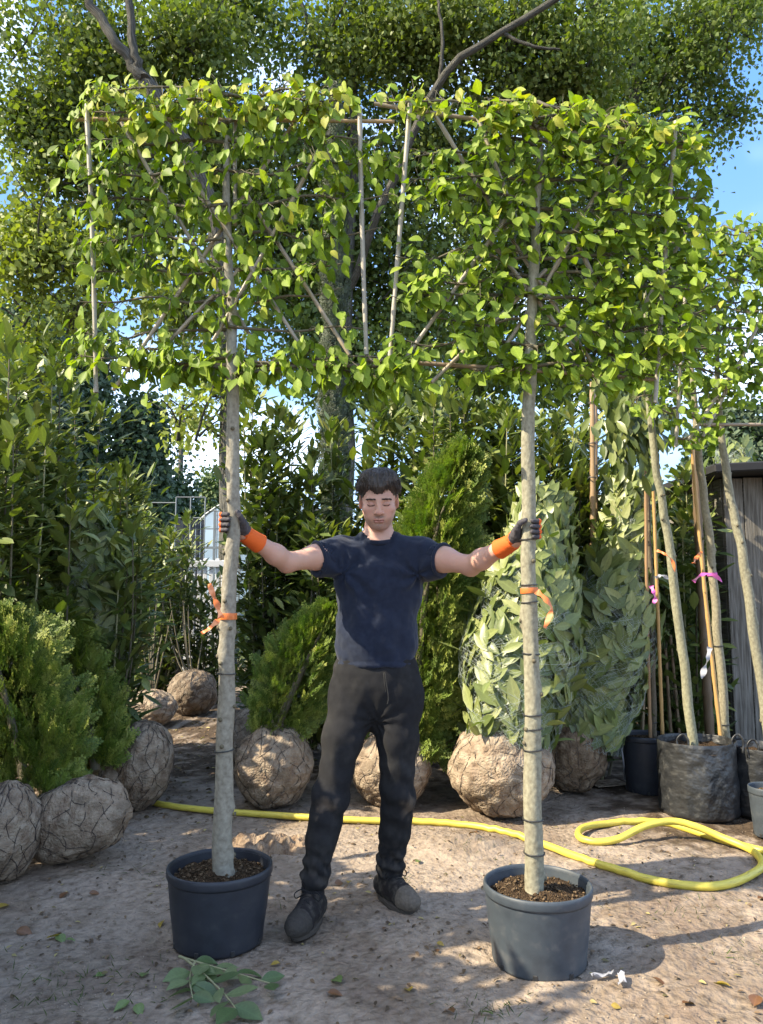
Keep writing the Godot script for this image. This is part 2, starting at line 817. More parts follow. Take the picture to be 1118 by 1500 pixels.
func make_materials() -> void:
	leaf_mat("lime_leaf", 0.52, 0.36, Color(0.92, 0.96, 0.34), vein_tex(8, 0.10, 3))
	leaf_mat("laurel_leaf", 0.40, 0.48, Color(0.62, 0.70, 0.26), vein_tex(9, 0.12, 4))
	leaf_mat("poplar_leaf", 0.5, 0.42, Color(0.88, 0.92, 0.36))
	leaf_mat("thuja_spray", 0.55, 0.45, Color(0.66, 0.80, 0.28))
	leaf_mat("far_leaf", 0.6, 0.4, Color(0.6, 0.7, 0.4))

	var bark := mat("pale_bark", Color.WHITE, 0.85, 0.4)
	bark.albedo_texture = noise_tex(0.03, 5, [[0.0, lin(0.15, 0.132, 0.100)], [0.4, lin(0.225, 0.205, 0.158)], [0.65, lin(0.255, 0.235, 0.182)], [1.0, lin(0.32, 0.30, 0.24)]], 512, 5)
	bark.uv1_scale = Vector3(0.5, 2.2, 1)
	bark.vertex_color_use_as_albedo = true
	bump(bark, grey_tex(0.03, 5, 512, 9), 0.15)
	var gb := mat("grey_bark", Color.WHITE, 0.9, 0.3)
	gb.albedo_texture = noise_tex(0.02, 5, [[0.0, lin(0.05, 0.05, 0.042)], [0.5, lin(0.13, 0.125, 0.105)], [1.0, lin(0.26, 0.25, 0.22)]], 512, 6)
	gb.uv1_scale = Vector3(3.0, 0.35, 1)
	gb.vertex_color_use_as_albedo = true
	bump(gb, grey_tex(0.03, 5, 512, 10), 3.0)
	mat("pale_twig", lin(0.26, 0.25, 0.13), 0.7)
	var tw := mat("twig", lin(0.10, 0.085, 0.05), 0.8)
	tw.vertex_color_use_as_albedo = true
	var cane := mat("bamboo", Color.WHITE, 0.5, 0.5)
	cane.albedo_texture = noise_tex(0.01, 4, [[0.0, lin(0.7, 0.66, 0.6)], [1.0, lin(1.0, 1.0, 1.0)]], 256, 12)
	cane.uv1_scale = Vector3(2.0, 0.8, 1)
	cane.vertex_color_use_as_albedo = true

	var burlap := mat("burlap", Color.WHITE, 0.95, 0.2)
	burlap.albedo_texture = noise_tex(0.012, 5, [[0.0, lin(0.13, 0.085, 0.058)], [0.35, lin(0.28, 0.21, 0.15)], [0.65, lin(0.39, 0.315, 0.23)], [1.0, lin(0.54, 0.46, 0.35)]], 512, 14)
	tri_uv(burlap, 2.2)
	burlap.vertex_color_use_as_albedo = true
	bump(burlap, grey_tex(0.05, 5, 512, 15), 1.1)
	mat("netting_wire", lin(0.045, 0.032, 0.025), 0.7)
	mat("net_string", lin(0.40, 0.46, 0.43), 0.5)

	var dirt := mat("dirt", Color.WHITE, 0.95, 0.25)
	dirt.albedo_texture = noise_tex(0.016, 6, [[0.0, lin(0.38, 0.35, 0.32)], [0.3, lin(0.72, 0.71, 0.70)], [0.55, lin(0.88, 0.875, 0.87)], [0.8, lin(1.0, 1.0, 0.99)], [1.0, lin(1.0, 0.98, 0.95)]], 1024, 21)
	tri_uv(dirt, 0.9, true)
	dirt.vertex_color_use_as_albedo = true
	bump(dirt, grey_tex(0.028, 6, 1024, 22), 1.05)
	var soil := mat("potting_soil", Color.WHITE, 0.95, 0.2)
	soil.albedo_texture = noise_tex(0.06, 5, [[0.0, lin(0.02, 0.014, 0.009)], [0.5, lin(0.085, 0.055, 0.032)], [1.0, lin(0.26, 0.19, 0.12)]], 512, 23)
	tri_uv(soil, 4.0)
	bump(soil, grey_tex(0.08, 5, 512, 24), 2.5)

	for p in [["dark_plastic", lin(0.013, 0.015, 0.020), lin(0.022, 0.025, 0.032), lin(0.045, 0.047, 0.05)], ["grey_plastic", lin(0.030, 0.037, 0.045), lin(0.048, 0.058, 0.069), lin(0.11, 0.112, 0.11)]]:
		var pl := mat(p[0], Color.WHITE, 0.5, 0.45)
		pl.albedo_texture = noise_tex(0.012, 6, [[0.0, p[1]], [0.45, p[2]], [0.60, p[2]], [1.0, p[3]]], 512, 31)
		tri_uv(pl, 1.6)
		bump(pl, grey_tex(0.04, 3, 256, 32), 0.05)
	var bag := mat("woven_bag", Color.WHITE, 0.42, 0.55)
	bag.albedo_texture = noise_tex(0.012, 5, [[0.0, lin(0.010, 0.011, 0.012)], [0.6, lin(0.025, 0.026, 0.027)], [0.85, lin(0.09, 0.088, 0.08)], [1.0, lin(0.2, 0.19, 0.17)]], 512, 33)
	tri_uv(bag, 2.0)
	bump(bag, grey_tex(0.014, 3, 512, 34), 0.7)
	var hose := mat("hose", Color.WHITE, 0.45, 0.5)
	hose.albedo_texture = noise_tex(0.02, 5, [[0.0, lin(0.26, 0.20, 0.055)], [0.3, lin(0.50, 0.41, 0.055)], [1.0, lin(0.62, 0.52, 0.08)]], 512, 35)
	hose.uv1_scale = Vector3(1, 1.2, 1)

	var wood := mat("weathered_board", Color.WHITE, 0.9, 0.3)
	wood.albedo_texture = noise_tex(0.02, 5, [[0.0, lin(0.06, 0.052, 0.043)], [0.5, lin(0.14, 0.127, 0.105)], [1.0, lin(0.24, 0.225, 0.20)]], 512, 36)
	wood.uv1_scale = Vector3(4.0, 0.25, 1)
	bump(wood, grey_tex(0.03, 4, 512, 37), 0.3)
	mat("roof_felt", lin(0.012, 0.012, 0.013), 0.8)
	mat("white_paint", lin(0.55, 0.56, 0.57), 0.5)
	mat("galvanised", lin(0.20, 0.215, 0.22), 0.5).metallic = 0.7
	var film := mat("tunnel_film", lin(0.26, 0.33, 0.38), 0.35, 0.5)
	film.backlight_enabled = true
	film.backlight = Color(0.9, 0.95, 1.0)
	mat("pole_wood", lin(0.10, 0.085, 0.07), 0.9)

	for p in [["orange_tape", lin(0.62, 0.16, 0.03)], ["pink_tape", lin(0.62, 0.10, 0.40)], ["white_tape", lin(0.30, 0.31, 0.345)], ["black_tie", lin(0.02, 0.02, 0.02)]]:
		var tp := mat(p[0], p[1], 0.5)
		tp.backlight_enabled = true
		tp.backlight = Color(0.5, 0.5, 0.5)
	var skin := mat("skin", Color.WHITE, 0.52, 0.45)
	skin.vertex_color_use_as_albedo = true
	skin.subsurf_scatter_enabled = true
	skin.subsurf_scatter_strength = 0.12
	bump(skin, grey_tex(0.09, 3, 256, 40), 0.03)
	tri_uv(skin, 9.0)
	var shirt := mat("navy_cotton", Color.WHITE, 0.9, 0.25)
	shirt.albedo_texture = noise_tex(0.02, 4, [[0.0, lin(0.011, 0.015, 0.029)], [1.0, lin(0.020, 0.027, 0.047)]], 512, 41)
	tri_uv(shirt, 3.0)
	shirt.vertex_color_use_as_albedo = true
	bump(shirt, grey_tex(0.35, 2, 512, 42), 0.06)
	shirt.rim_enabled = true
	shirt.rim = 0.25
	shirt.rim_tint = 0.7
	var trousers := mat("black_jersey", lin(0.2, 0.2, 0.2), 0.9, 0.25)
	trousers.albedo_texture = noise_tex(0.02, 4, [[0.0, lin(0.62, 0.62, 0.63)], [0.7, lin(0.9, 0.9, 0.9)], [1.0, lin(1.0, 1.0, 1.0)]], 512, 43)
	tri_uv(trousers, 2.5)
	trousers.vertex_color_use_as_albedo = true
	bump(trousers, grey_tex(0.35, 2, 512, 44), 0.06)
	var shoe := mat("dusty_suede", Color.WHITE, 0.9, 0.3)
	shoe.albedo_texture = noise_tex(0.03, 5, [[0.0, lin(0.55, 0.55, 0.55)], [1.0, lin(1, 1, 1)]], 256, 45)
	tri_uv(shoe, 7.0)
	shoe.vertex_color_use_as_albedo = true
	bump(shoe, grey_tex(0.15, 3, 256, 46), 0.12)
	var glove := mat("glove_knit", Color.WHITE, 0.75, 0.35)
	glove.vertex_color_use_as_albedo = true
	tri_uv(glove, 20.0)
	bump(glove, grey_tex(0.2, 2, 256, 47), 0.05)
	var hair := mat("hair", lin(0.1, 0.1, 0.1), 0.5, 0.5)
	hair.vertex_color_use_as_albedo = true


# ---------------------------------------------------------------- ground
func steps_out(near: float, fine: float, far: float) -> Array:
	var out := [0.0]
	var s := fine
	while out[-1] < far:
		if out[-1] > near:
			s *= 1.25
		out.append(out[-1] + s)
	return out


func ground_y(x: float, z: float) -> float:
	var d := -z
	if d > 16.0 or absf(x) > 8.0:
		return 0.0
	var fade := clampf((16.0 - d) / 4.0, 0.0, 1.0)
	var y := 0.010 * noise.get_noise_2d(x * 1.3, z * 1.3) + 0.006 * noise.get_noise_2d(x * 5.0 + 40.0, z * 5.0) + 0.0035 * noise.get_noise_2d(x * 14.0, z * 14.0 + 9.0)
	var m := on_ground(690, 1243)                                     # a low heap of earth behind the hose
	var q := Vector2((x - m.x) / 0.26, (z - m.z) / 0.17)
	y += 0.05 * exp(-q.length_squared()) * (1.0 + 0.5 * noise.get_noise_2d(x * 22.0, z * 22.0))
	return y * fade


func make_ground() -> void:
	var b := Build.new()
	var right := steps_out(2.6, 0.03, 420.0)
	var xs := []
	for i in range(right.size() - 1, 0, -1):
		xs.append(-right[i])
	xs.append_array(right)
	var zs := []
	for d in steps_out(5.5, 0.03, 420.0):
		zs.append(0.4 - d - 1.6)
	zs = [12.0, 4.0, 1.0, 0.0, -0.6] + zs
	var w := xs.size()
	for z in zs:
		for x in xs:
			var p := Vector3(x, ground_y(x, z), z)
			var a := noise.get_noise_2d(x * 0.9 + 3.0, z * 0.9) * 0.5 + 0.5
			var f := noise.get_noise_2d(x * 4.0, z * 4.0 + 60.0) * 0.5 + 0.5
			var e := noise.get_noise_2d(x * 11.0 + 9.0, z * 11.0 + 60.0) * 0.5 + 0.5
			var pale := lin(0.322, 0.260, 0.201)
			var dark := lin(0.208, 0.160, 0.118)
			var c := pale.lerp(dark, clampf(smoothstep(0.42, 0.85, a * 0.6 + f * 0.3 + e * 0.2), 0.0, 1.0))
			# bark mulch and old leaves lie on the path between the hedges and under the shrubs
			var mulch := smoothstep(5.4, 6.2, -z + 0.6 * f) * (1.0 - smoothstep(10.0, 14.0, -z))
			mulch = maxf(mulch, smoothstep(1.3, 1.75, absf(x + 0.1 + 0.5 * (f - 0.5))) * smoothstep(3.9, 4.5, -z + 0.4 * e))
			c = c.lerp(lin(0.085, 0.060, 0.040), mulch * smoothstep(0.25, 0.6, e * 0.6 + f * 0.5))
			var grass := smoothstep(13.0, 17.0, -z)
			c = c.lerp(lin(0.08, 0.11, 0.035), grass)
			b.vert(p, Vector2.ZERO, c)
	for j in zs.size() - 1:
		for i in w - 1:
			var q := j * w + i
			b.quad(q, q + 1, q + w + 1, q + w)
	structure("ground", b.done(), mats["dirt"])


# ---------------------------------------------------------------- far things
func far_tree(called: String, label: String, px: float, top: float, width_px: float, d: float, col: Color, count: int, shape := 0.0) -> void:
	var base := at(px, 873, d)
	base.y = 0.0
	var h := at(px, top, d).y
	var w := width_px / FOCAL * d * 0.5
	var t := thing(called, label, "tree", "trees beyond the yard", base)
	var b := Build.new()
	b.tube(curve([Vector3.ZERO, Vector3(0.1, h * 0.5, 0), Vector3(0, h * 0.9, 0)], 6), ramp(w * 0.08 + 0.1, 0.04, 6), 7)
	part(t, "trunk", b.done(), mats["grey_bark"])
	var xf := []
	var cols := []
	for i in count:
		var y := pow(rng.randf(), 0.8)
		var r := w * (lerpf(1.0 - absf(y - 0.45) * 1.1, 1.05 - y, shape)) * (0.8 + 0.35 * noise.get_noise_3d(base.x + y * 7.0, y * 5.0, i * 0.001))
		var a := rf(0, TAU)
		var q := sqrt(rf(0.25, 1.0)) * r
		var p := Vector3(cos(a) * q, h * (0.08 + 0.92 * y), sin(a) * q)
		xf.append(Transform3D(Basis(rdir(), rf(0, TAU)).scaled(Vector3.ONE * rf(0.8, 1.4)), p))
		var k := rf(0.7, 1.25)
		cols.append(Color(col.r * k, col.g * k, col.b * k))
	many(t, "crown", mats["far_clump"], mats["far_leaf"], xf, cols)


func make_far_things() -> void:
	mats["far_clump"] = clump_mesh(22, 0.19, 0.95, 77)
	far_tree("conifer", "dark conifer standing alone beyond the yard near the poles", 201, 608, 80, 28, lin(0.065, 0.100, 0.055), 1100, 0.8)
	far_tree("broad_tree", "large dusky tree rising behind the dark laurels and the conifer", 95, 470, 110, 30, lin(0.095, 0.135, 0.075), 2000)
	far_tree("broad_tree", "low dusky tree at the edge of the field beside the large one", 20, 470, 190, 27, lin(0.085, 0.125, 0.075), 1500)
	far_tree("roadside_tree", "small pale tree by the far poles above the trailer", 312, 705, 60, 45, lin(0.10, 0.14, 0.05), 500)
	far_tree("roadside_tree", "squat dark bush at the foot of the poles", 255, 712, 50, 33, lin(0.06, 0.095, 0.05), 400)
	far_tree("broad_tree", "far tree behind the shed roof", 1090, 620, 150, 26, lin(0.085, 0.12, 0.07), 1200)
	var xf := []
	var cols := []
	var hedge := thing("far_hedge", "long low hedge line at the far edge of the field", "hedge")
	for i in 3500:
		var p := Vector3(rf(-45, 45), 0, rf(-52, -46))
		p.y = rf(0.0, 4.2 + 1.2 * noise.get_noise_1d(p.x * 0.2))
		xf.append(Transform3D(Basis(rdir(), rf(0, TAU)).scaled(Vector3.ONE * rf(1.2, 2.2)), p))
		var k := rf(0.7, 1.3)
		cols.append(Color(0.085 * k, 0.12 * k, 0.07 * k))
	many(hedge, "foliage", mats["far_clump"], mats["far_leaf"], xf, cols)

	# two wooden poles
	var i := 0
	for q in [[241.0, 600.0, "plain wooden pole standing beyond the trailer"], [267.0, 608.0, "wooden pole with a short crossarm beyond the trailer"]]:
		var top := at(q[0], q[1], 36)
		var t := thing("utility_pole", q[2], "pole", "far poles", Vector3(top.x, 0, top.z))
		var b := Build.new()
		b.tube([Vector3(0, -0.1, 0), Vector3(0, top.y * 0.5, 0), Vector3(0, top.y, 0)], [0.16, 0.14, 0.11], 8)
		part(t, "shaft", b.done(), mats["pole_wood"])
		if i == 1:
			b = Build.new()
			b.box(Transform3D(Basis(), Vector3(0, top.y - 0.35, 0.16)), Vector3(1.3, 0.12, 0.1), 0.01)
			part(t, "crossarm", b.done(), mats["pole_wood"])
			for s in [-0.5, 0.5]:
				b = Build.new()
				b.lathe(Transform3D(Basis(), Vector3(s, top.y - 0.29, 0.16)), [Vector2(0, 0), Vector2(0.05, 0), Vector2(0.06, 0.08), Vector2(0.03, 0.16), Vector2(0, 0.17)], 8)
				part(t, "insulator", b.done(), mats["white_paint"])
		i += 1

	# polytunnel: film on hoops that stand upright and then arch over
	var mid := at(388, 873, 21)
	mid.y = 0
	var tun := thing("polytunnel", "pale plastic polytunnel with metal hoops behind the laurels", "greenhouse", "", mid)
	var b := Build.new()
	var rad := 2.1
	var seg := 20
	var arch := func(j: int, grow: float) -> Vector3:
		if j == 0 or j == seg:
			return Vector3((rad + grow) * (-1.0 if j == 0 else 1.0), 0, 0)
		var a := PI * (j - 1) / (seg - 2)
		return Vector3(-cos(a) * (rad + grow), 2.55 + sin(a) * (1.5 + grow), 0)
	for k in 7:
		for j in seg + 1:
			b.vert(arch.call(j, 0.0) + Vector3(0, 0, -k * 1.8), Vector2(j, k))
	for k in 6:
		for j in seg:
			var q := k * (seg + 1) + j
			b.quad(q, q + 1, q + seg + 2, q + seg + 1)
	part(tun, "cover", b.done(), mats["tunnel_film"])
	b = Build.new()
	var hub := b.vert(Vector3(0, 1.2, 0.01))
	for j in seg + 1:
		b.vert(arch.call(j, 0.0) + Vector3(0, 0, 0.01))
	for j in seg:
		b.tri(hub, hub + j + 2, hub + j + 1)
	part(tun, "end_sheet", b.done(), mats["tunnel_film"])
	for k in 7:
		var pts := []
		for j in seg + 1:
			pts.append(arch.call(j, 0.03) + Vector3(0, 0, -k * 1.8 + (0.05 if k == 0 else 0.0)))
		b = Build.new()
		b.tube(pts, ramp(0.04, 0.04, seg + 1), 6)
		part(tun, "hoop", b.done(), mats["galvanised"])
	for x in [-1.4, -0.7, 0.0, 0.7, 1.4]:
		var hh: float = 2.55 + sqrt(1.0 - pow(x / rad, 2.0)) * 1.5
		b = Build.new()
		b.box(Transform3D(Basis(), Vector3(x, hh * 0.5, 0.06)), Vector3(0.06, hh, 0.06))
		part(tun, "upright", b.done(), mats["galvanised"])
	b = Build.new()
	b.box(Transform3D(Basis(), Vector3(0, 2.6, 0.07)), Vector3(rad * 2.0, 0.07, 0.05))
	part(tun, "crossbar", b.done(), mats["galvanised"])

	# cage trailer
	var o := at(277, 873, 11)
	o.y = 0
	var tr := thing("cage_trailer", "galvanised cage trailer parked in front of the polytunnel", "trailer", "", o)
	var hw := 0.21
	var yt := at(278, 729, 11).y
	var y0 := 0.75
	b = Build.new()
	b.box(Transform3D(Basis(), Vector3(0, y0, -0.9)), Vector3(hw * 2.2, 0.08, 1.9), 0.01)
	part(tr, "bed", b.done(), mats["galvanised"])
	for k in 6:
		b = Build.new()
		b.box(Transform3D(Basis(), Vector3(-hw + hw * 2.0 * (k + 0.5) / 6.0, (y0 + yt - 0.32) * 0.5, 0.0)), Vector3(hw * 2.0 / 6.0 - 0.008, yt - 0.32 - y0, 0.015), 0.002)
		part(tr, "panel", b.done(), mats["dark_plastic"])
	for z in [0.05, -1.75]:
		for x in [-hw, 0.0, hw]:
			b = Build.new()
			b.tube([Vector3(x, y0, z), Vector3(x, yt, z)], [0.009, 0.009], 6)
			part(tr, "post", b.done(), mats["galvanised"])
		for y in [yt, yt - 0.3]:
			b = Build.new()
			b.tube([Vector3(-hw, y, z), Vector3(hw, y, z)], [0.009, 0.009], 6)
			part(tr, "rail", b.done(), mats["galvanised"])
	b = Build.new()
	b.tube([Vector3(-hw - 0.35, yt - 0.08, 0.05), Vector3(-hw, yt - 0.08, 0.05)], [0.009, 0.009], 6)
	part(tr, "rail", b.done(), mats["galvanised"])
	for s in [-1.0, 1.0]:
		b = Build.new()
		b.lathe(Transform3D(Basis(Vector3(0, 0, 1), PI / 2), Vector3(s * (hw + 0.12) + 0.08, 0.33, -0.9)), [Vector2(0, 0), Vector2(0.3, 0), Vector2(0.33, 0.04), Vector2(0.33, 0.12), Vector2(0.3, 0.16), Vector2(0, 0.16)], 18)
		part(tr, "wheel", b.done(), mats["dark_plastic"])
	b = Build.new()
	b.box(Transform3D(Basis(), Vector3(0, 0.54, -0.9)), Vector3(0.3, 0.34, 1.2), 0.01)
	part(tr, "chassis", b.done(), mats["dark_plastic"])

	# white pale fence
	var fo := at(300, 873, 10.2)
	fo.y = 0
	var fe := thing("pale_fence", "short white pale fence with a wide top board among the laurels", "fence", "", fo)
	var ft := at(300, 826, 10.2).y
	b = Build.new()
	b.box(Transform3D(Basis(), Vector3(0, ft, 0.03)), Vector3(0.52, 0.085, 0.025), 0.004)
	part(fe, "top_board", b.done(), mats["white_paint"])
	for k in 7:
		b = Build.new()
		b.box(Transform3D(Basis(), Vector3(-0.24 + 0.08 * k, ft * 0.5 + 0.02 * (k % 2), 0)), Vector3(0.052, ft + 0.1, 0.018), 0.004)
		part(fe, "pale", b.done(), mats["white_paint"])


# ---------------------------------------------------------------- tall trees behind
func limb(t: Node3D, called: String, ctrl: Array, r0: float, r1: float, sides := 9) -> void:
	var n := 14
	var pts := curve(ctrl, n)
	for i in n:
		pts[i] = pts[i] - t.position + Vector3(noise.get_noise_2d(i * 0.7, r0 * 90.0), 0, noise.get_noise_2d(i * 0.7, r0 * 70.0 + 5.0)) * r0 * 0.5
	var b := Build.new()
	b.tube(pts, ramp(r0, r1, n), sides, Color.WHITE, func(a: float, i: int) -> float: return 1.0 + 0.12 * noise.get_noise_2d(cos(a) * 1.5 + r0 * 31.0, sin(a) * 1.5 + i * 0.5))
	part(t, called, b.done(), mats["grey_bark"])


# blobs: [px, py, half width px, half height px, depth, clumps, tone]; tone paints backlit leaves paler
func crown_blobs(t: Node3D, blobs: Array, dark: Color, light: Color) -> void:
	var xf := []
	var cols := []
	var fine := Build.new()
	for q in blobs:
		var c := at(q[0], q[1], q[4])
		var rx: float = q[2] / FOCAL * q[4]
		var ry: float = q[3] / FOCAL * q[4]
		for i in 7:
			var o := c + Vector3(rf(-0.5, 0.5) * rx, rf(-0.9, 0.0) * ry, rf(-0.5, 0.5) * ry)
			var e := c + Vector3(rf(-1.0, 1.0) * rx, rf(0.0, 1.0) * ry, rf(-0.8, 0.9) * ry)
			fine.tube(curve([o - t.position, o.lerp(e, 0.5) + rdir() * 0.15 * ry - t.position, e - t.position], 6), ramp(0.022, 0.006, 6), 4, Color.WHITE, null, false)
			for k in 3:
				var s := o.lerp(e, rf(0.3, 0.9))
				fine.tube([s - t.position, s + rdir() * rf(0.2, 0.5) - t.position], [0.008, 0.003], 3, Color.WHITE, null, false)
		for i in q[5]:
			var u := rdir() * pow(rng.randf(), 0.5) * rf(0.85, 1.2)
			var p := c + Vector3(u.x * rx, u.y * ry, u.z * minf(rx, ry) * 0.9)
			if 0.7 * noise.get_noise_3d(p.x * 0.8, p.y * 1.0, p.z * 0.8) + 0.6 * noise.get_noise_3d(p.x * 1.9, p.y * 2.6, p.z * 1.9) < -0.12:
				continue
			xf.append(Transform3D(Basis(rdir(), rf(-0.7, 0.7)).scaled(Vector3.ONE * rf(0.75, 1.25)) * Basis(Vector3.UP, rf(0, TAU)), p - t.position))
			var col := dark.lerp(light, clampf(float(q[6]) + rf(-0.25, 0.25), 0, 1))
			cols.append(col)
	part(t, "twigs", fine.done(), mats["grey_bark"]).set_meta("kind", "stuff")
	var half := xf.size() / 2
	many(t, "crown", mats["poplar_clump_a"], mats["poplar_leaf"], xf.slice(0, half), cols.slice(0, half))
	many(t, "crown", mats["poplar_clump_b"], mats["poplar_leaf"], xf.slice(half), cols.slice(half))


func make_tall_trees() -> void:
	mats["poplar_clump_a"] = clump_mesh(14, 0.088, 0.42, 5)
	mats["poplar_clump_b"] = clump_mesh(12, 0.094, 0.36, 6)
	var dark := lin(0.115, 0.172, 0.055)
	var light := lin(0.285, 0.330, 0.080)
	var z := 12.5
	var base := at(509, 873, z)
	base.y = 0
	var t := thing("tall_poplar", "tall poplar with a straight grey trunk behind the worker's head", "tree", "poplars behind the yard", base)
	limb(t, "trunk", [base, at(509, 690, z), at(512, 480, z), at(516, 250, z), at(518, 60, z), at(520, -120, z)], 0.115, 0.05, 12)
	limb(t, "limb", [at(513, 420, z), at(560, 300, z - 0.8), at(640, 125, z - 1.6), at(720, 55, z - 1.9), at(860, -25, z - 2.1)], 0.075, 0.045)
	limb(t, "limb", [at(645, 118, z - 1.6), at(648, 60, z - 1.7), at(640, -10, z - 1.7)], 0.035, 0.02)
	limb(t, "limb", [at(735, 48, z - 1.9), at(780, 68, z - 2.0), at(820, 72, z - 2.0)], 0.03, 0.015)
	limb(t, "limb", [at(517, 200, z), at(470, 90, z), at(430, -30, z)], 0.07, 0.03)
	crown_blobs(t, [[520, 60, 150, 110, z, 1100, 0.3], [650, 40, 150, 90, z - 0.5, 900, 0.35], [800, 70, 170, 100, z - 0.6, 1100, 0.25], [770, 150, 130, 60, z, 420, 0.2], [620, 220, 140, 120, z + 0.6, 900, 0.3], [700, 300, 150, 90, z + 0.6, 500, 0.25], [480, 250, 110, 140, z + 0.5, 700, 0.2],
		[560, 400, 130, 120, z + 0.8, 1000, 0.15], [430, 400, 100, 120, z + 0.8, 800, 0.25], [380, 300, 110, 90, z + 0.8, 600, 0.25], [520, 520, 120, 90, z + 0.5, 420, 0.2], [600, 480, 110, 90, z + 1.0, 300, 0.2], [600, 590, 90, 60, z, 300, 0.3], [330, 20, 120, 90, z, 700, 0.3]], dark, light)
	z = 11.5
	base = at(338, 873, z)
	base.y = 0
	t = thing("tall_poplar", "forked poplar whose bare limb rises above the pleached crown beside the sky gap", "tree", "poplars behind the yard", base)
	limb(t, "trunk", [base, at(338, 690, z), at(336, 520, z), at(318, 330, z - 0.4), at(255, 190, z - 1.0), at(212, 115, z - 1.3)], 0.15, 0.12, 12)
	limb(t, "limb", [at(213, 118, z - 1.3), at(178, 72, z - 1.4), at(120, -15, z - 1.5)], 0.09, 0.06)
	limb(t, "limb", [at(208, 110, z - 1.3), at(196, 70, z - 1.4), at(186, -20, z - 1.5)], 0.07, 0.05)
	limb(t, "limb", [at(265, 200, z - 0.8), at(120, 300, z), at(40, 395, z)], 0.05, 0.015)
	limb(t, "limb", [at(336, 520, z), at(300, 570, z - 0.4), at(262, 610, z - 0.6)], 0.03, 0.008)
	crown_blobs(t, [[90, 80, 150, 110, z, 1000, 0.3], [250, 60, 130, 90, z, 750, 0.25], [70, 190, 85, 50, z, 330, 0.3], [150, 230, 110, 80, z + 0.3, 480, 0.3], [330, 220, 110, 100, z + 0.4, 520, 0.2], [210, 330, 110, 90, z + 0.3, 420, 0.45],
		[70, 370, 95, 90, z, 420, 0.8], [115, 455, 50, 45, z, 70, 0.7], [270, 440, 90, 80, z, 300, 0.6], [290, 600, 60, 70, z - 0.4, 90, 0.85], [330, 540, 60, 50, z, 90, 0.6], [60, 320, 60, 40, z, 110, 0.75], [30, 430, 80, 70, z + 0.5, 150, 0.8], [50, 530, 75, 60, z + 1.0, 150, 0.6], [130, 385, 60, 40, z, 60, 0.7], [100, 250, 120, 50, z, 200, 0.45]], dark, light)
	z = 14.0
	base = at(905, 873, z)
	base.y = 0
	t = thing("tall_poplar", "leafy poplar behind the shed and the netted laurels, branches against the sky", "tree", "poplars behind the yard", base)
	limb(t, "trunk", [base, at(905, 690, z), at(900, 500, z), at(905, 300, z), at(930, 100, z), at(945, -60, z)], 0.18, 0.08, 12)
	limb(t, "limb", [at(903, 330, z), at(980, 230, z), at(1060, 160, z)], 0.06, 0.02)
	limb(t, "limb", [at(925, 120, z), at(1010, 60, z), at(1090, 30, z)], 0.06, 0.02)
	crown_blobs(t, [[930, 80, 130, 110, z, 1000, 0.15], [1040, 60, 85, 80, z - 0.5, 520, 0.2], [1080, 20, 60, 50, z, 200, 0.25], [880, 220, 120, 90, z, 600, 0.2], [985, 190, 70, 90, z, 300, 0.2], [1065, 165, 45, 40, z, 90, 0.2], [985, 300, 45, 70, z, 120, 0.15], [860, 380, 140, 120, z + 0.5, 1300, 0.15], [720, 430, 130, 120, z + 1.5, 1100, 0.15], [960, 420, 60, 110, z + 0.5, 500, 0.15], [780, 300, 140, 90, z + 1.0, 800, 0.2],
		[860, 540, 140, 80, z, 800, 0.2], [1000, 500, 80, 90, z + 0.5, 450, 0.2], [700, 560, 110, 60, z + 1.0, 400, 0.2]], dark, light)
	# slender grey-green cypress
	base = at(487, 873, 9.0)
	base.y = 0
	t = thing("cypress", "slender grey-green cypress standing beside the straight poplar trunk", "tree", "", base)
	limb(t, "trunk", [base, at(487, 500, 9.0), at(490, 170, 9.0)], 0.08, 0.02)
	var xf := []
	var cols := []
	for i in 2600:
		var y := rng.randf()
		var h := at(490, 140, 9.0).y
		var r := 0.19 * pow(sin(PI * clampf(0.12 + y * 0.86, 0, 1)), 0.6) * sqrt(rf(0.35, 1.0)) * (0.85 + 0.3 * noise.get_noise_2d(y * 9.0, 3.0))
		var a := rf(0, TAU)
		var out := Vector3(cos(a), 0, sin(a))
		xf.append(pose(Vector3(0, y * h, 0) + out * r, Vector3.UP * 1.6 + out * rf(0.0, 0.5) + rdir() * 0.25, out + rdir() * 0.5, rf(1.1, 1.7)))
		var k := rf(0.75, 1.25)
		cols.append(Color(0.070 * k, 0.088 * k, 0.055 * k))
	many(t, "crown", spray_mesh(0.13, 41), mats["thuja_spray"], xf, cols)


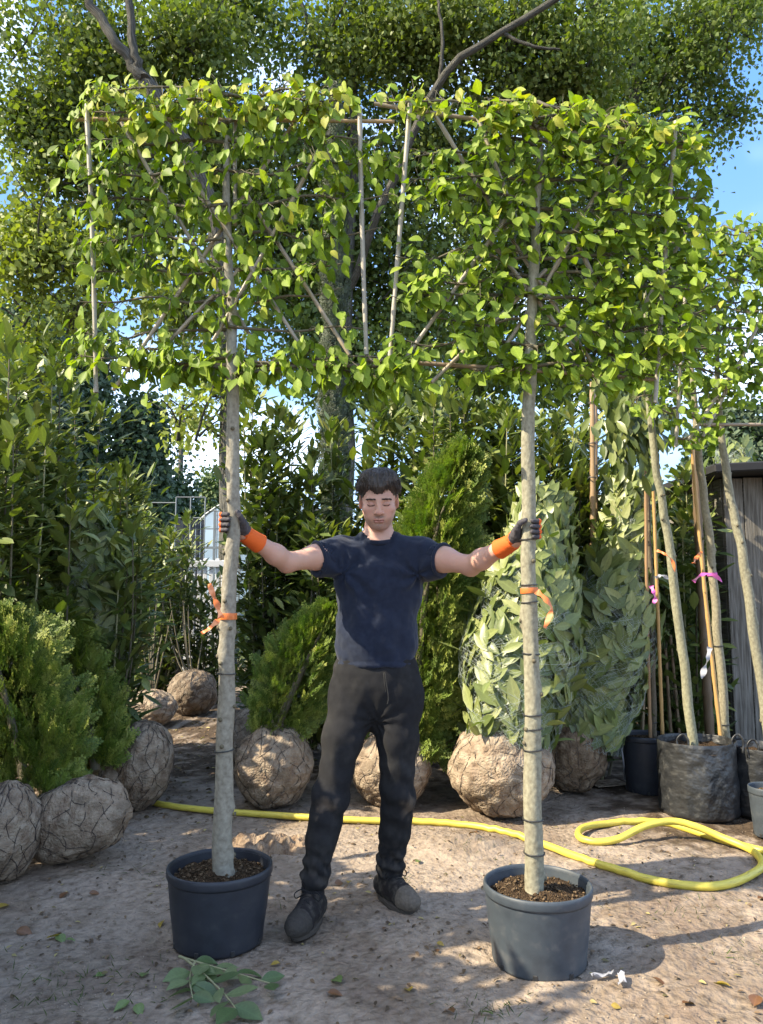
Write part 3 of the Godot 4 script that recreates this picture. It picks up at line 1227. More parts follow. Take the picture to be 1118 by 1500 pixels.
# ---------------------------------------------------------------- shed
func make_shed() -> void:
	var z := 6.0
	var left := at(1066, 873, z).x
	var top := at(1046, 700, z).y
	var t := thing("shed", "grey weathered board shed with a black felt roof", "shed", "", Vector3(left, 0, -z))
	var bw := 0.16
	for k in 12:
		var b := Build.new()
		b.box(Transform3D(Basis(Vector3(0, 1, 0), rf(-0.02, 0.02)), Vector3(bw * (k + 0.5), top * 0.5 + rf(-0.01, 0.01), rf(-0.006, 0.006))), Vector3(bw - 0.008, top, 0.022), 0.003)
		part(t, "board", b.done(), mats["weathered_board"])
	for k in 14:
		var b := Build.new()
		b.box(Transform3D(Basis(), Vector3(0.012 + rf(-0.004, 0.004), top * 0.5 + rf(-0.01, 0.01), -0.03 - bw * (k + 0.5))), Vector3(0.022, top, bw - 0.008), 0.003)
		part(t, "board", b.done(), mats["weathered_board"])
	var b := Build.new()
	b.box(Transform3D(Basis(), Vector3(0.98, top * 0.5, -1.15)), Vector3(1.86, top - 0.02, 2.1))
	part(t, "core", b.done(), mats["roof_felt"])
	b = Build.new()
	b.box(Transform3D(Basis(Vector3(0, 0, 1), 0.05), Vector3(0.95, top + 0.09, -1.1)), Vector3(2.25, 0.07, 2.75), 0.01)
	part(t, "roof", b.done(), mats["roof_felt"])
	b = Build.new()
	b.box(Transform3D(Basis(Vector3(0, 0, 1), 0.05), Vector3(1.1, top + 0.045, 0.29)), Vector3(1.7, 0.05, 0.02), 0.004)
	part(t, "fascia", b.done(), mats["galvanised"])


# ---------------------------------------------------------------- root balls
func root_ball(parent: Node3D, centre: Vector3, r: Vector3, turn: Basis, seed_: int, tone := 1.0, grimy := 0.0) -> void:
	var b := Build.new()
	var nu := 96
	var nv := 60
	var sd := float(seed_) * 13.7
	var m := 10.0
	var k := 8.0
	var warp := func(u: float, v: float, o: float) -> float:
		return 1.5 * noise.get_noise_3d(cos(u) * 1.6 + sd + o, sin(u) * 1.6, v * 1.4) + 0.6 * noise.get_noise_3d(cos(u) * 4.0 + sd, sin(u) * 4.0 + o, v * 3.0)
	var surf := func(u: float, v: float, lift: float) -> Vector3:
		var d := Vector3(sin(v) * cos(u), cos(v), sin(v) * sin(u))
		var s1 := absf(sin(m * u * 0.5 + k * v * 0.5 + warp.call(u, v, 0.0)))
		var s2 := absf(sin(m * u * 0.5 - k * v * 0.5 + warp.call(u, v, 50.0)))
		var q := 0.034 * (1.0 - exp(-minf(s1, s2) * 4.0))
		var lump := 0.07 * noise.get_noise_3d(d.x * 1.3 + sd, d.y * 1.3, d.z * 1.3) + 0.03 * noise.get_noise_3d(d.x * 4.0 + sd, d.y * 4.0, d.z * 4.0) + 0.012 * noise.get_noise_3d(d.x * 13.0 + sd, d.y * 13.0, d.z * 13.0)
		var e := d * (0.95 + q + lump + lift)
		if e.y < -0.86:
			e.y = -0.86 - (e.y + 0.86) * -0.25
		return turn * (e * r)
	for j in nv + 1:
		var v := PI * j / nv
		for i in nu + 1:
			var u := TAU * float(i % nu) / nu
			var p: Vector3 = surf.call(u, v, 0.0)
			var st := noise.get_noise_3d(p.x * 9.0 + sd, p.y * 9.0, p.z * 9.0) * 0.5 + 0.5
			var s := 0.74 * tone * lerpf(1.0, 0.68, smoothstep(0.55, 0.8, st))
			b.vert(centre - parent.position + p, Vector2.ZERO, Color(s, s * lerpf(1.0, 0.93, grimy), s * lerpf(1.0, 0.85, grimy)))
		b.welds.append([j * (nu + 1), j * (nu + 1) + nu])
	for j in nv:
		for i in nu:
			var a := j * (nu + 1) + i
			b.quad(a, a + 1, a + nu + 2, a + nu + 1)
	var ball := part(parent, "root_ball", b.done(), mats["burlap"])
	b = Build.new()
	for fam in 2:
		for line in 10:
			var pts := []
			var sgn := 1.0 if fam == 0 else -1.0
			for j in 23:
				var v := 0.16 + (PI - 0.5) * j / 22.0
				var u := 2.0 * (line * PI - sgn * k * v * 0.5) / m
				for it in 14:
					u = lerpf(u, 2.0 * (line * PI - sgn * k * v * 0.5 - warp.call(u, v, 50.0 * fam)) / m, 0.55)
				pts.append(centre - parent.position + surf.call(u, v, 0.022))
			var broken := []
			for j in pts.size():
				if j > 0 and pts[j].distance_to(pts[j - 1]) > r.x * 0.55:
					if broken.size() > 2:
						b.tube(broken, ramp(0.0021, 0.0021, broken.size()), 3, Color.WHITE, null, false)
					broken = []
				broken.append(pts[j])
			if broken.size() > 2:
				b.tube(broken, ramp(0.0021, 0.0021, broken.size()), 3, Color.WHITE, null, false)
	part(ball, "wire_netting", b.done(), mats["netting_wire"])


# ---------------------------------------------------------------- laurels
var laurel_leaves := []
var laurel_green := [Color(0.073, 0.105, 0.031), Color(0.112, 0.154, 0.042), Color(0.156, 0.199, 0.055), Color(0.207, 0.242, 0.070), Color(0.275, 0.291, 0.094)]


var pale_laurel := [Color(0.125, 0.165, 0.055), Color(0.170, 0.215, 0.072), Color(0.215, 0.260, 0.090), Color(0.262, 0.300, 0.110), Color(0.310, 0.335, 0.130)]


func laurel(label: String, px: float, top: float, d: float, spread: float, stems: int, palette: Array, singles: int, group: String, lean := Vector3.ZERO, size := 1.0, where: Variant = null, height := 0.0) -> Node3D:
	var base := at(px, 873, d)
	var h := at(px, top, d).y
	if where != null:
		base = where
		h = height
	base.y = 0.0
	var t := thing("laurel_shrub", label, "shrub", group, base)
	var leaves := []
	for s in stems:
		var a := rf(0, TAU)
		var q := sqrt(rng.randf()) * spread
		var foot := base + Vector3(cos(a), 0, sin(a)) * q * 0.25
		var hh := h * rf(0.62, 1.0)
		if s < 3:
			hh = h
		var tip := base + Vector3(cos(a), 0, sin(a)) * q * 1.1 + Vector3(0, hh, 0) + lean
		var mid := foot.lerp(tip, 0.5) + Vector3(cos(a), 0, sin(a)) * q * 0.35 + rdir() * 0.06
		var n := 12
		var pts := curve([foot, mid, tip], n)
		var local := []
		for p in pts:
			local.append(p - base)
		var b := Build.new()
		b.tube(local, ramp(0.012, 0.003, n), 5, Color(1, 1, 1) if s % 3 else Color(1.3, 1.3, 0.8), null, false)
		part(t, "stem", b.done(), mats["twig" if s % 3 else "pale_twig"])
		var count := int(hh / 0.0145)
		for i in count:
			var f := float(i) / count
			f = 0.10 + 0.90 * f
			var g := f * (n - 1)
			var k := mini(int(g), n - 2)
			var p: Vector3 = pts[k].lerp(pts[k + 1], g - k)
			var ang := i * 2.4 + s
			var out := Vector3(cos(ang), 0, sin(ang))
			var away := 0.0
			if rng.randf() < 0.62 and f < 0.93:                          # on a side twig
				away = rf(0.05, 0.09 + spread * 0.32)
				p += out * away + Vector3(0, away * rf(0.2, 0.9), 0)
				out = (out + rdir() * 0.7).normalized()
			var rise := rf(0.1, 1.0) if f < 0.9 else rf(0.7, 1.8)
			var dir := out + Vector3(0, rise, 0) + rdir() * 0.25
			var face := Vector3(-0.35, 1.0, 0.25) - out * rise * 0.5 + rdir() * 0.35
			var tone := rf(0.0, 0.75) + 0.25 * smoothstep(0.55, 1.0, f)
			leaves.append([pose(p, dir, face, size * rf(0.72, 1.12) * (1.0 if f < 0.95 else 0.75)), tone, rng.randi() % laurel_leaves.size()])
	leaves_on(t, leaves, laurel_leaves, palette, "laurel_leaf", singles)
	return t


# A shrub tied up in white net: leaves pressed flat round a tapering body
func netted(label: String, foot: Vector3, tip: Vector3, r_low: float, r_mid: float, r_top: float, count: int, palette: Array, singles: int, group: String) -> Node3D:
	var t := thing("netted_laurel", label, "shrub", group, Vector3(foot.x, 0, foot.z))
	var axis := (tip - foot)
	var up := axis.normalized()
	var sx := up.cross(Vector3(0, 0, 1)).normalized()
	var sz := sx.cross(up)
	var prof := func(f: float, a: float) -> float:
		var r: float = lerpf(lerpf(r_low, r_mid, smoothstep(0.0, 0.35, f)), r_top, smoothstep(0.35, 1.0, f))
		return r * (1.0 + 0.14 * noise.get_noise_3d(cos(a) * 1.3 + foot.x * 9.0, sin(a) * 1.3, f * 5.0))
	var leaves := []
	for i in count:
		var f := rng.randf()
		var a := rf(0, TAU)
		var layer := 1.0 - 0.4 * pow(rng.randf(), 2.5)
		var out := sx * cos(a) + sz * sin(a)
		var p: Vector3 = foot + axis * f + out * prof.call(f, a) * layer
		var dir := up * rf(0.4, 1.3) + out.cross(up) * rf(-1.3, 1.3) + out * rf(-0.12, 0.12)
		leaves.append([pose(p, dir, out + Vector3(-0.1, 0.12, 0.1) + rdir() * 0.14, rf(0.85, 1.3)), rng.randf(), rng.randi() % laurel_leaves.size()])
	for i in count / 40:                                                   # shoots that poke out of the net
		var f := rf(0.0, 1.0)
		var a := rf(0, TAU)
		var out := sx * cos(a) + sz * sin(a)
		var p: Vector3 = foot + axis * f + out * prof.call(f, a)
		leaves.append([pose(p, out + up * rf(-0.6, 0.8) + rdir() * 0.3, up + rdir() * 0.5, rf(0.7, 1.05)), rng.randf(), rng.randi() % laurel_leaves.size()])
	leaves_on(t, leaves, laurel_leaves, palette, "laurel_leaf", singles)
	var b := Build.new()
	for s in 3:
		var a := s * 2.1
		b.tube([foot - t.position - up * 0.15, foot + axis * 0.5 - t.position + (sx * cos(a) + sz * sin(a)) * r_mid * 0.3, tip - t.position + (sx * cos(a) + sz * sin(a)) * r_top * 0.4], [0.018, 0.012, 0.005], 6)
	part(t, "stems", b.done(), mats["twig"])
	b = Build.new()
	for fam in [-1.0, 1.0]:
		for s in 90:
			var pts := []
			var n := 30
			for i in n:
				var f := float(i) / (n - 1)
				var a: float = TAU * s / 90.0 + fam * f * 6.0 + 0.6 * noise.get_noise_2d(s * 3.0, f * 6.0)
				pts.append(foot - t.position + axis * f + (sx * cos(a) + sz * sin(a)) * (prof.call(f, a) * 1.01 + 0.008))
			b.tube(pts, ramp(0.0005, 0.0005, n), 3, Color.WHITE, null, false)
	part(t, "netting", b.done(), mats["net_string"])
	return t


func make_laurels() -> void:
	for q in [[0.150, 0.056, 0.10, 0.22], [0.135, 0.050, 0.22, 0.30], [0.165, 0.062, -0.04, 0.16]]:
		laurel_leaves.append(leaf_mesh(q[0], q[1], 0.52, q[3], q[2], 0.004, 4))
	var g1 := "dark laurels along the shady side"
	var g2 := "laurels along the mulch path"
	var g3 := "sunlit laurels behind the worker"
	laurel("tallest dark laurel, at the edge of the shady row above the bright thuja", -8, 510, 4.7, 0.36, 20, laurel_green, 200, g1)
	laurel("tall dark laurel with a few yellow leaves behind the bright thuja", 72, 540, 5.4, 0.34, 18, laurel_green, 200, g1)
	laurel("dark laurel of middle height between the tall ones and the sky gap", 146, 690, 6.3, 0.36, 18, laurel_green, 150, g1)
	laurel("low dark laurel ending the shady row at the path", 226, 748, 9.2, 0.46, 20, laurel_green, 120, g1)
	laurel("leafy laurel filling the foot of the shady row", 120, 760, 4.9, 0.36, 12, laurel_green, 150, g1)
	laurel("small laurel showing through below the pale fence", 310, 858, 9.3, 0.40, 14, laurel_green, 80, g2)
	laurel("upright laurel right behind the trunk with the long orange bow", 402, 570, 6.2, 0.32, 18, laurel_green, 250, g2)
	laurel("upright laurel between the straight poplar trunk and its neighbour", 456, 620, 6.6, 0.22, 15, laurel_green, 200, g2)
	laurel("shaded laurel behind the worker's raised arm by the poplar trunk", 497, 775, 6.0, 0.28, 10, laurel_green, 120, g2)
	laurel("sunlit laurel whose pale shoots rise just above the worker's hair", 600, 585, 6.4, 0.36, 24, laurel_green, 200, g3)
	laurel("sunlit laurel with crowded pale shoots behind the tall thuja tip", 672, 592, 6.1, 0.40, 25, laurel_green, 250, g3)
	laurel("sunlit laurel directly behind the gloved hand on the greenish trunk", 742, 582, 5.8, 0.40, 25, laurel_green, 300, g3)
	laurel("sunlit laurel behind the lone brown cane", 822, 600, 5.9, 0.40, 24, laurel_green, 250, g3)
	laurel("laurel with two orange dying leaves between the netted ones", 872, 690, 5.6, 0.34, 13, laurel_green, 200, g3)
	laurel("laurel in deep shade behind the paired canes", 960, 700, 6.4, 0.45, 15, laurel_green, 120, g3)
	laurel("laurel in deep shade squeezed against the shed", 1010, 730, 5.9, 0.30, 12, laurel_green, 120, g3)

	var n1 := netted("fat net-wrapped laurel standing behind the greenish trunk on a pale root ball", near(742, 1098, 4.45), near(796, 745, 4.75), 0.25, 0.34, 0.17, 3000, pale_laurel, 300, "net-wrapped laurels")
	var c := near(736, 1139, 4.45)
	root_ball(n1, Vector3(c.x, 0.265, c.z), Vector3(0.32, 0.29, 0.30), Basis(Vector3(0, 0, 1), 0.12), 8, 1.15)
	var n2 := netted("net-wrapped laurel leaning beside the paired canes on a brown root ball", near(858, 1095, 4.95), near(930, 720, 5.05), 0.21, 0.31, 0.14, 2600, pale_laurel, 300, "net-wrapped laurels")
	c = near(838, 1125, 4.95)
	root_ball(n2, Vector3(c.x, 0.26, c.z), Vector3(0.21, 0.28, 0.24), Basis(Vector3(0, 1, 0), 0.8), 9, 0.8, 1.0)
	var n3 := netted("net-wrapped laurel in the shady row above the dim thuja", near(140, 1040, 4.75), near(128, 770, 4.75), 0.20, 0.20, 0.14, 1100, pale_laurel, 150, "net-wrapped laurels")
	c = near(132, 1000, 5.2)
	root_ball(n3, Vector3(c.x, 0.24, c.z), Vector3(0.25, 0.26, 0.25), Basis(), 17, 0.8)
	var n4 := netted("small net-wrapped laurel showing between the shed and the leaning trunk", near(1075, 900, 7.4), near(1075, 660, 7.4), 0.26, 0.26, 0.16, 420, pale_laurel, 60, "net-wrapped laurels")
	c = near(1075, 900, 7.4)
	root_ball(n4, Vector3(c.x, 0.25, c.z), Vector3(0.28, 0.27, 0.28), Basis(), 19, 0.9)

	# the far pair at the end of the path, lying with their balls towards the yard
	var f1 := thing("root_balled_shrub", "root ball painted paler as if sunlit, with bare twigs at the path end", "shrub", "balls at the end of the path", at(220, 1033, 7.8) * Vector3(1, 0, 1))
	root_ball(f1, at(220, 1033, 7.8) * Vector3(1, 0, 1) + Vector3(0, 0.17, 0), Vector3(0.27, 0.19, 0.26), Basis(), 4, 1.15)  # raised tone paints the sunlight on this ball into its burlap
	var f2 := thing("root_balled_shrub", "root ball painted darker as shade, bare twigs, behind the paler one on the path", "shrub", "balls at the end of the path", at(283, 1005, 8.5) * Vector3(1, 0, 1))
	root_ball(f2, at(283, 1005, 8.5) * Vector3(1, 0, 1) + Vector3(0, 0.24, 0), Vector3(0.27, 0.26, 0.27), Basis(), 5, 0.75)  # lowered tone paints the shade on this ball into its burlap
	for f in [f1, f2]:
		for s in 9:
			var b := Build.new()
			var a := rf(0, TAU)
			var o := Vector3(cos(a), 0, sin(a)) * rf(0.05, 0.4) + Vector3(-0.12, 0, -0.25)
			b.tube(curve([Vector3(0, 0.25, -0.1), Vector3(o.x * 0.5, 0.6, o.z * 0.5), Vector3(o.x, rf(0.8, 1.3), o.z)], 8), ramp(0.012, 0.004, 8), 5)
			part(f, "twig", b.done(), mats["twig"])

	# shrubs beside the yard that throw the shade over the pot and the near ground
	var g4 := "laurels beside the open yard"
	for q in [[-2.55, -3.05, 1.9, 0.40], [-2.45, -2.45, 2.15, 0.45], [-2.35, -1.85, 2.35, 0.45], [-2.60, -1.30, 2.6, 0.42], [-3.00, -0.75, 2.9, 0.45]]:
		laurel("laurel beside the yard whose shade lies across the near ground", 0, 0, 0, q[3], 22, laurel_green, 0, g4, Vector3.ZERO, 1.15, Vector3(q[0], 0, q[1]), q[2])


# ---------------------------------------------------------------- thujas
var sprays := []
var thuja_green := [Color(0.090, 0.140, 0.026), Color(0.134, 0.185, 0.035), Color(0.186, 0.230, 0.046), Color(0.246, 0.274, 0.062)]


# axis as a list of points, radii along it
func thuja(label: String, axis: Array, radii: Array, count: int, palette: Array, group: String, droop := 0.0, size := 1.0) -> Node3D:
	var foot: Vector3 = axis[0]
	var t := thing("thuja", label, "conifer", group, Vector3(foot.x, 0, foot.z))
	var n := 16
	var pts := curve(axis, n)
	var rr := curve(radii, n)
	var b := Build.new()
	var local := []
	for p in pts:
		local.append(p - t.position)
	b.tube(local, ramp(0.03, 0.006, n), 6)
	part(t, "trunk", b.done(), mats["twig"])
	var xf := [[], [], []]
	var cols := [[], [], []]
	var sd := foot.x * 7.0 + foot.z
	for i in count:
		var f := pow(rng.randf(), 0.9)
		var g := f * (n - 1)
		var k := mini(int(g), n - 2)
		var p: Vector3 = pts[k].lerp(pts[k + 1], g - k)
		var up: Vector3 = (pts[k + 1] - pts[k]).normalized()
		var sx := up.cross(Vector3(0.1, 0.2, 1)).normalized()
		var sz := sx.cross(up)
		var a := rf(0, TAU)
		var out := sx * cos(a) + sz * sin(a)
		var r: float = lerpf(rr[k], rr[k + 1], g - k)
		var lump := 1.0 + 0.42 * noise.get_noise_3d(cos(a) * 1.8 + sd, sin(a) * 1.8, f * 6.0) + 0.28 * noise.get_noise_3d(cos(a) * 5.0 + sd, sin(a) * 5.0, f * 15.0)
		var q := r * lump * (1.0 - 0.55 * pow(rng.randf(), 2.0))
		var dir := out * 0.9 + up * rf(0.35, 1.1) + rdir() * 0.3 + Vector3(0, -droop, 0)
		var face := out.cross(up) + rdir() * 0.6
		var w := rng.randi() % 3
		xf[w].append(pose(p + out * q * 0.85 - t.position, dir, face, size * rf(0.75, 1.25)))
		var c: Color = palette[rng.randi() % palette.size()]
		var j := rf(0.85, 1.2)
		cols[w].append(Color(c.r * j, c.g * j, c.b * j))
	for w in 3:
		many(t, "crown", sprays[w], mats["thuja_spray"], xf[w], cols[w])
	return t


func make_thujas() -> void:
	for s in 3:
		sprays.append(spray_mesh(0.125, 50 + s))
	var g := "root-balled thujas"
	# bright one beside the shady row; its ball lies towards the yard
	var t := thuja("bright green thuja with a long root ball lying in front of it", [near(45, 1195, 3.70), near(32, 1125, 3.80), near(10, 1030, 3.85), near(-12, 950, 3.95), near(-22, 915, 3.98)], [0.18, 0.30, 0.34, 0.22, 0.10], 3600, thuja_green, g, 0.25, 0.8)
	root_ball(t, on_ground(112, 1262) * Vector3(1, 0, 1) + Vector3(0, 0.20, 0.0), Vector3(0.265, 0.195, 0.20), Basis(Vector3(0, 0, 1), 0.30), 1, 1.0)
	t = thuja("dim green thuja behind the bright one, its root ball mostly hidden", [near(140, 1130, 4.2), near(128, 1060, 4.3), near(95, 960, 4.4), near(70, 900, 4.4)], [0.11, 0.17, 0.15, 0.05], 1100, thuja_green, g)
	root_ball(t, on_ground(152, 1200) * Vector3(1, 0, 1) + Vector3(0, 0.19, -0.12), Vector3(0.17, 0.20, 0.19), Basis(), 2, 0.95)
	t = thuja("low thuja squeezed behind the round upright root ball", [near(150, 1080, 4.7), near(120, 1030, 4.8), near(90, 990, 4.9)], [0.12, 0.20, 0.05], 600, thuja_green, g)
	var c := near(206, 1128, 4.5)
	root_ball(t, Vector3(c.x, 0.26, c.z), Vector3(0.19, 0.275, 0.22), Basis(Vector3(0, 0, 1), -0.22), 3, 0.95)
	t = thing("root_balled_shrub", "upright root ball standing next to the long one before the bright thuja", "shrub", "", on_ground(-2, 1300) * Vector3(1, 0, 1))
	root_ball(t, t.position + Vector3(-0.02, 0.21, -0.1), Vector3(0.14, 0.22, 0.22), Basis(), 6, 0.95)
	# the pair behind the worker
	t = thuja("small sunlit thuja leaning away from its round root ball beside the worker's knee", [near(398, 1085, 4.65), near(430, 1010, 4.75), near(462, 945, 4.85), near(486, 900, 4.9)], [0.14, 0.25, 0.21, 0.05], 2000, thuja_green, g, 0.05, 0.75)
	c = near(402, 1126, 4.6)
	root_ball(t, Vector3(c.x, 0.245, c.z), Vector3(0.245, 0.26, 0.24), Basis(Vector3(0, 1, 0), 1.1), 7, 1.0)
	var c2 := near(378, 1045, 5.3)
	var t2 := thing("root_balled_shrub", "root ball half hidden behind the small sunlit thuja", "shrub", "", Vector3(c2.x, 0, c2.z))
	root_ball(t2, Vector3(c2.x, 0.25, c2.z), Vector3(0.22, 0.26, 0.24), Basis(), 18, 1.0)
	t = thuja("tall feathery thuja rising behind the worker, root ball between his legs", [near(585, 1110, 4.75), near(610, 1000, 4.8), near(625, 860, 4.85), near(645, 760, 4.9), near(685, 665, 4.95)], [0.22, 0.33, 0.31, 0.24, 0.04], 3600, thuja_green, g, 0.1)
	c = near(572, 1150, 4.65)
	root_ball(t, Vector3(c.x, 0.22, c.z), Vector3(0.27, 0.24, 0.25), Basis(Vector3(0, 1, 0), 2.1), 10, 1.05)


# ---------------------------------------------------------------- pots
func pot(label: String, where: Vector3, rim: float, foot: float, height: float, m: String, group: String, soil_seed: float) -> Node3D:
	var t := thing("plant_pot", label, "pot", group, where)
	var b := Build.new()
	var lip := height - 0.035
	b.lathe(Transform3D(), [Vector2(0, 0.012), Vector2(foot * 0.86, 0.012), Vector2(foot * 0.93, 0.0), Vector2(foot * 0.985, 0.003), Vector2(foot, 0.012), Vector2(foot * 1.004, 0.03), Vector2(lerpf(foot, rim, 0.42), height * 0.45), Vector2(lerpf(foot, rim, 0.78), lip - 0.002), Vector2(lerpf(foot, rim, 0.80), lip + 0.004), Vector2(rim * 0.93, height - 0.012), Vector2(rim * 0.915, height - 0.012), Vector2(foot * 0.97, 0.06), Vector2(0, 0.05)], 56,
		Color.WHITE, func(a: float, y: float) -> float: return 1.0 + 0.006 * noise.get_noise_3d(cos(a) * 1.2 + soil_seed, sin(a) * 1.2, y * 4.0))
	part(t, "wall", b.done(), mats[m])
	b = Build.new()
	b.lathe(Transform3D(), [Vector2(rim * 0.925, lip - 0.002), Vector2(rim * 0.975, lip - 0.003), Vector2(rim * 0.995, lip + 0.006), Vector2(rim, height - 0.012), Vector2(rim * 0.99, height - 0.003), Vector2(rim * 0.965, height), Vector2(rim * 0.94, height - 0.004), Vector2(rim * 0.925, height - 0.014), Vector2(rim * 0.925, lip - 0.002)], 56,
		Color.WHITE, func(a: float, y: float) -> float: return 1.0 + 0.006 * noise.get_noise_3d(cos(a) * 1.2 + soil_seed, sin(a) * 1.2, y * 4.0))
	part(t, "rim", b.done(), mats[m])
	for k in 8:                                                           # drain holes at the foot
		var a := TAU * (k + 0.35) / 8
		b = Build.new()
		b.box(Transform3D(Basis(Vector3.UP, -a + PI / 2), Vector3(cos(a), 0, sin(a)) * (foot * 1.0) + Vector3(0, 0.014, 0)), Vector3(0.016, 0.02, 0.006), 0.002)
		part(t, "drain_hole", b.done(), mats["black_tie"])
	b = Build.new()
	var rings := 14
	var sd := 44
	var lev := height - 0.045
	for j in rings + 1:
		for i in sd:
			var a := TAU * i / sd
			var r := rim * 0.90 * j / rings
			var p := Vector3(cos(a) * r, lev + 0.022 * (1.0 - pow(float(j) / rings, 2.0)), sin(a) * r)
			p.y += 0.013 * noise.get_noise_3d(p.x * 16.0 + soil_seed, p.z * 16.0, 3.0) + 0.009 * noise.get_noise_3d(p.x * 45.0 + soil_seed, p.z * 45.0, 8.0)
			b.vert(p)
	for j in rings:
		for i in sd:
			var n := (i + 1) % sd
			b.quad(j * sd + n, j * sd + i, (j + 1) * sd + i, (j + 1) * sd + n)
	part(t, "soil", b.done(), mats["potting_soil"])
	var xf := []
	var cols := []
	for i in 260:                                                          # crumbs of soil and bark
		var a := rf(0, TAU)
		var r := sqrt(rng.randf()) * rim * 0.86
		xf.append(Transform3D(Basis(rdir(), rf(0, TAU)).scaled(Vector3(rf(0.3, 1.3), rf(0.3, 0.9), rf(0.3, 1.1))), Vector3(cos(a) * r, lev + 0.022 * (1.0 - pow(r / rim, 2.0)) + 0.004, sin(a) * r)))
		var k := rf(0.3, 1.5)
		cols.append(Color(0.10 * k, 0.07 * k, 0.042 * k))
	many(t, "soil_crumbs", mats["clod"], mats["clod_mat"], xf, cols)
	return t


func clod_mesh(size: float) -> ArrayMesh:
	var b := Build.new()
	var rg := RandomNumberGenerator.new()
	rg.seed = 3
	var p := [Vector3.UP, Vector3.DOWN, Vector3.LEFT, Vector3.RIGHT, Vector3.FORWARD, Vector3.BACK]
	for q in p:
		b.vert(q * size * rg.randf_range(0.7, 1.2))
	for f in [[0, 4, 2], [0, 2, 5], [0, 5, 3], [0, 3, 4], [1, 2, 4], [1, 5, 2], [1, 3, 5], [1, 4, 3]]:
		b.tri(f[0], f[1], f[2])
	return b.done()


# ---------------------------------------------------------------- canes, trunks, ribbons
func cane(t: Node3D, a: Vector3, c: Vector3, r: float, col: Color) -> void:
	var b := Build.new()
	var l := a.distance_to(c)
	var n := maxi(4, int(l / 0.045))
	var pts := []
	var rad := []
	var bow := rdir() * l * 0.006
	for i in n + 1:
		var f := float(i) / n
		pts.append(a.lerp(c, f) + bow * sin(PI * f) - t.position)
		rad.append(r * (1.16 if i % 4 == 2 else 1.0) * lerpf(1.0, 0.86, f))
	b.tube(pts, rad, 7, col)
	part(t, "cane", b.done(), mats["bamboo"])


func trunk(t: Node3D, ctrl: Array, radii: Array, knots: int, tone: Color, sd: float) -> Array:
	var n := 150
	var pts := curve(ctrl, n)
	var rr := curve(radii, n)
	var ks := []
	for k in knots:
		ks.append([rf(0, TAU), rf(4, n * 0.7), rf(0.18, 0.36), rf(0.8, 1.5)])
	var local := []
	for i in n:
		var w := Vector3(noise.get_noise_2d(i * 0.06, sd), 0, noise.get_noise_2d(i * 0.06, sd + 20.0)) * 0.006
		pts[i] = pts[i] + w
		local.append(pts[i] - t.position)
	var b := Build.new()
	b.tube(local, rr, 20, tone, func(a: float, i: int) -> float:
		var f := 1.0 + 0.05 * noise.get_noise_3d(cos(a) * 0.9 + sd, sin(a) * 0.9, i * 0.10) + 0.03 * noise.get_noise_3d(cos(a) * 2.5 + sd, sin(a) * 2.5, i * 0.5)
		for k in ks:
			var da := absf(angle_difference(a, k[0]))
			var di := absf(i - k[1])
			if da < 1.2 and di < 9.0:
				f += k[2] * exp(-pow(da / 0.42, 2.0) - pow(di / k[3], 2.0))
		return f)
	last_trunk = [local, rr]
	part(t, "trunk", b.done(), mats["pale_bark"])
	var fr := b.frames(local)
	for k in ks:                                                           # dark scars where shoots were cut
		var m := Build.new()
		var i := int(k[1])
		var out: Vector3 = fr[i][0] * cos(k[0]) + fr[i][1] * sin(k[0])
		var c: Vector3 = local[i] + out * float(rr[i]) * (1.03 + k[2])
		m.lathe(Transform3D(Basis(fr[i][2].cross(out), out, fr[i][2]).orthonormalized(), c), [Vector2(0.0085, -0.005), Vector2(0.0075, 0.001), Vector2(0.0, 0.0022)], 8)
		part(t, "scar", m.done(), mats["twig"])
	return pts


var last_trunk := []


func ring_tie(t: Node3D, p: Vector3, r: float, m: String, height := 0.006, called := "tie") -> void:
	var b := Build.new()
	if last_trunk:
		var best := 0
		for i in last_trunk[0].size():
			if absf(last_trunk[0][i].y - p.y) < absf(last_trunk[0][best].y - p.y):
				best = i
		p = last_trunk[0][best] + t.position
		r = last_trunk[1][best] * 1.07
	b.lathe(Transform3D(Basis(Vector3(0, 0, 1), rf(-0.12, 0.12)), p - t.position), [Vector2(r, -height), Vector2(r + 0.0035, -height), Vector2(r + 0.0035, height), Vector2(r, height)], 20)
	part(t, called, b.done(), mats[m])


func ribbon(t: Node3D, ctrl: Array, width: float, m: String, called := "ribbon", edge := Vector3(0, 0.3, 1)) -> void:
	var n := 14
	var pts := curve(ctrl, n)
	var b := Build.new()
	for i in n:
		var d: Vector3 = (pts[mini(i + 1, n - 1)] - pts[maxi(i - 1, 0)]).normalized()
		var s := d.cross(edge.rotated(d, 0.9 * sin(i * 0.8))).normalized() * width * 0.5 * (0.75 + 0.25 * cos(i * 1.3))
		b.vert(pts[i] - t.position - s)
		b.vert(pts[i] - t.position + s)
	for i in n - 1:
		b.quad(i * 2, i * 2 + 1, i * 2 + 3, i * 2 + 2)
	part(t, called, b.done(), mats[m])


# ---------------------------------------------------------------- pleached trees
var lime_leaves := []
var lime_green := [Color(0.140, 0.215, 0.026), Color(0.201, 0.296, 0.037), Color(0.267, 0.378, 0.047), Color(0.338, 0.460, 0.057), Color(0.414, 0.541, 0.067)]


